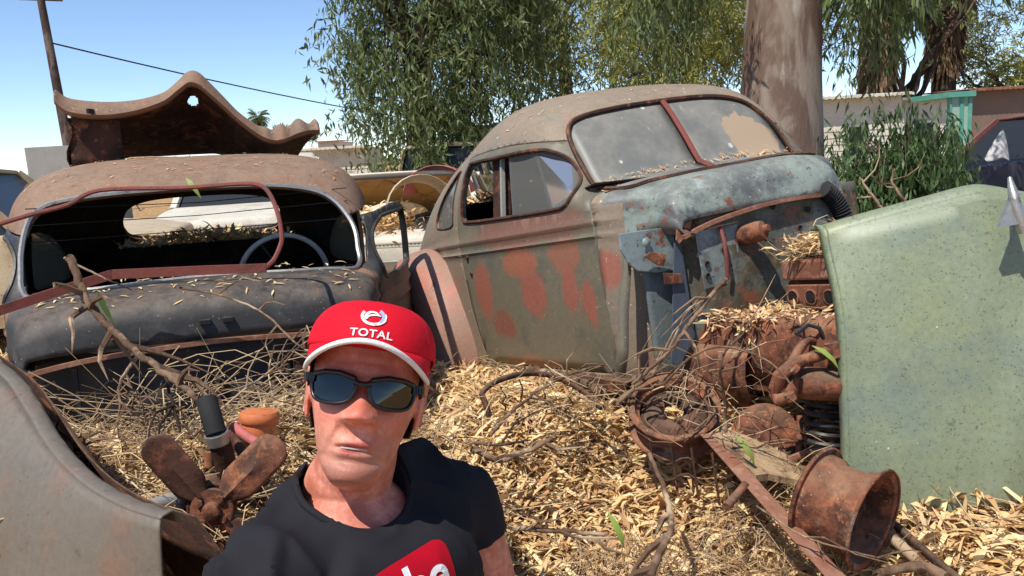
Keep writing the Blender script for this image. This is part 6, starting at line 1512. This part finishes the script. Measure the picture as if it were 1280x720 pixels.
# branches one can tell apart
def branch(label, pts, r, group=None, jit=.12, subs=0, seed=0, mat='stick'):
    rs = np.random.default_rng(seed); q = [Vector(v) for v in crom([tuple(at(*p)) for p in pts], 7)]; N = len(q); mb = MB()
    q = [v+Vector(rs.normal(size=3)*r[0]*.22) for v in q]; mb.tube(q, [r[0]+(r[1]-r[0])*i/(N-1) for i in range(N)], 9, jit=jit*.5)
    for k in range(subs):
        i = rs.integers(N//5, N-2); d = (q[i+1]-q[i]).normalized(); o = Vector(rs.normal(size=3)); o = (o-d*o.dot(d)).normalized(); L = rs.uniform(.08, .28); a = q[i]
        pp = [a, a+(d*.6+o*.8)*L*.35, a+(d*.7+o*.6)*L*.7+Vector(rs.normal(size=3)*.01), a+(d*.9+o*.5)*L]; mb.tube(pp, [r[1]*1.0+.0008, r[1]*.8+.0006, r[1]*.5+.0005, .0008], 5)
    return tag(mb.build('dead_branch', M[mat]), label, 'branch', group)
branch('thick crooked dead branch rising over the black cowl of the left sedan', [(88, 322, 2.42), (97, 345, 2.40), (108, 375, 2.36), (128, 400, 2.32), (160, 430, 2.28), (190, 455, 2.24), (225, 480, 2.2), (248, 500, 2.16)], (.0125, .009), subs=9, seed=2)
branch('short straight pale twig across the left corner of the empty windshield', [(80, 322, 2.5), (110, 338, 2.52), (140, 352, 2.55), (165, 362, 2.6)], (.004, .002), seed=3)
branch('long thin pale twig arching over the right of the black cowl', [(225, 360, 2.85), (280, 370, 2.75), (330, 392, 2.65), (365, 425, 2.5), (388, 440, 2.4)], (.004, .003), subs=5, seed=4)
branch('thin dark branch slanting down in the left engine bay', [(205, 462, 2.35), (215, 500, 2.3), (226, 540, 2.25)], (.005, .004), subs=3, seed=5, mat='bark_dark')
branch('bundle twig running along the left edge of the engine bay', [(10, 455, 2.3), (40, 505, 2.2), (70, 540, 2.1), (110, 575, 2.0)], (.007, .004), subs=10, seed=6)
branch('forked twig leaning on the firewall of the left sedan', [(172, 445, 2.5), (152, 475, 2.45), (150, 500, 2.4), (165, 515, 2.35)], (.006, .003), subs=5, seed=7)
branch('wiry dead twig looping over the right part of the engine bay', [(240, 548, 2.3), (290, 500, 2.3), (330, 470, 2.35), (360, 455, 2.4)], (.004, .002), subs=12, seed=8)
branch('grey stick resting on the rusty frame, from the firewall down to the left', [(908, 348, 2.85), (885, 375, 2.8), (862, 405, 2.75), (842, 432, 2.72), (820, 455, 2.72), (790, 480, 2.78)], (.0085, .006), subs=5, seed=9)
branch('thin curved cane arching in front of the brown frame', [(830, 480, 2.55), (862, 448, 2.5), (895, 434, 2.48), (930, 438, 2.46), (965, 455, 2.44), (988, 480, 2.42)], (.0042, .003), subs=0, seed=10)
branch('twiggy branch spreading in front of the brown frame', [(908, 540, 2.6), (905, 490, 2.55), (900, 460, 2.5), (912, 425, 2.5)], (.006, .003), subs=6, seed=11)
if False: branch('twiggy branch over the lying rim', [(800, 520, 2.7), (870, 500, 2.6), (930, 500, 2.6), (985, 525, 2.6), (1010, 545, 2.6)], (.005, .003), subs=9, seed=12)
branch('pale straight stick across the lying rim', [(857, 540, 2.7), (872, 515, 2.72), (888, 488, 2.75)], (.0055, .004), subs=0, seed=13)
branch('pair stick pointing up left of the lying rim, lower one', [(772, 505, 2.85), (800, 480, 2.85), (832, 458, 2.8)], (.009, .005), subs=4, seed=14)
branch('stick pointing up left of the lying rim, upper one', [(776, 498, 2.9), (812, 468, 2.85), (838, 435, 2.82)], (.007, .004), subs=4, seed=15)
branch('brown log lying in the leaves under the sedan door', [(668, 462, 3.3), (700, 472, 3.2), (735, 482, 3.15), (752, 488, 3.12)], (.017, .024), subs=0, seed=16)
branch('thin stick rising to the right above the seat frame hoop', [(612, 545, 2.8), (650, 505, 2.9), (690, 478, 3.0), (730, 462, 3.1), (756, 456, 3.12)], (.0065, .004), subs=4, seed=17)
branch('crooked thick stick lying left of the seat frame in the leaves', [(590, 562, 2.75), (625, 575, 2.72), (648, 566, 2.74), (672, 558, 2.76), (690, 548, 2.78)], (.012, .008), subs=3, seed=18)
branch('dark thin stick lying horizontally below the hoop', [(585, 552, 2.8), (620, 556, 2.78), (660, 550, 2.78)], (.006, .004), subs=1, seed=19, mat='bark_dark')
branch('long upright brown stick in the middle of the foreground leaves', [(812, 568, 2.5), (826, 600, 2.42), (836, 630, 2.36), (838, 662, 2.28), (825, 690, 2.2), (812, 722, 2.12)], (.0065, .012), subs=3, seed=20)
branch('grey stick half buried in the leaves right of the man', [(640, 660, 2.45), (700, 664, 2.42), (760, 668, 2.4)], (.008, .006), subs=3, seed=23)
branch('fine wire-like twig crossing in front of the standing rim', [(945, 632, 2.2), (1000, 668, 2.15), (1050, 685, 2.12), (1110, 700, 2.2)], (.0028, .0022), subs=3, seed=24)
for k, (x, y, D) in enumerate(((1102, 262, 4.0), (1060, 262, 4.2), (1130, 250, 4.4))):
    branch(['bare twig sticking up above the left corner of the green panel', 'short rusty-looking stick behind the top left of the green panel', 'short stick above the middle of the green panel edge'][k], [(x, y, D), (x-15, y-22, D), (x-28+8*k, y-40, D)], (.01, .004), subs=3, seed=30+k)
# loose bark strips and rubble stones right of the sedan
twigs('twigs', 'dark brush and debris piled behind the green panel and the sedan nose', lambda rs, n: np.stack([rs.uniform(1.9, 4.6, n), rs.uniform(4.3, 7, n), .5+rs.uniform(0, .5, n)**1.3], 1), 3500, 41, (.2, .8), (.004, .012), flat=.5)
twigs('twigs', 'tangled fine twigs in front of the rusty frame of the right sedan', lambda rs, n: np.array(at(905, 470, 2.62))+rs.normal(size=(n, 3))*np.array([.13, .08, .10]), 30, 42, (.06, .24), (.001, .0028), flat=.6)
twigs('twigs', 'tangled fine twigs around the suspension and the board', lambda rs, n: np.array(at(930, 530, 2.7))+rs.normal(size=(n, 3))*np.array([.16, .09, .07]), 22, 43, (.06, .24), (.001, .0026), flat=.5)
twigs('twigs', 'tangled twigs around the seat frame below the sedan door', lambda rs, n: np.array(at(735, 500, 2.95))+rs.normal(size=(n, 3))*np.array([.20, .10, .05]), 150, 44, (.06, .24), (.001, .003), flat=.4)
rs = np.random.default_rng(51)
for k, (x, y, D, lab) in enumerate(((1015, 432, 2.58, 'long green leaf lying on the suspension arm'), (232, 222, 3.2, 'green leaf lying on the roof edge of the left sedan'), (920, 545, 2.55, 'green leaf lying near the end of the board'), (122, 365, 2.5, 'green leaf caught on the thick dead branch'), (760, 640, 2.2, 'pale green leaf strip in the foreground litter'))):
    c = np.array([tuple(at(x, y, D))]); d = np.array([[.5, -.2, -.5-.2*k % 1]]); L = np.array([.11]); o = blades('green_leaf', c, d, np.array([[0, -.7, .7]]), L, L*.17, np.array([.2]), M['green_leaf'], kind=None, label=lab, cat='leaf')
# groups of like things
GROUPS = {'junk_car': 'junk cars standing further back in the yard', 'rusty_sedan': 'two old rusty sedans in front', 'trailer': 'white trailers behind the yard', 'house': 'distant houses on the skyline',
          'palm_tree': 'palm trees beyond the yard', 'eucalyptus_tree': 'eucalyptus trees behind the cars', 'wheel_rim': 'rusty wheel rims in the litter', 'dead_branch': 'dead branches and sticks lying about',
          'loose_fender': 'loose fenders lying between the sedans', 'seat_spring_frame': 'rusty seat spring frames', 'green_leaf': 'single green leaves', 'container': 'containers behind the yard', 'bare_tree': 'thin scrubby trees behind the trailers', 'broadleaf_tree': 'small broadleaf trees on the skyline', 'fallen_branch': 'thick sticks by the standing rim'}
for o in bpy.data.objects:
    k = o.name.split('.')[0]
    if o.parent is None and k in GROUPS and o.get('kind') is None: o['group'] = GROUPS[k]
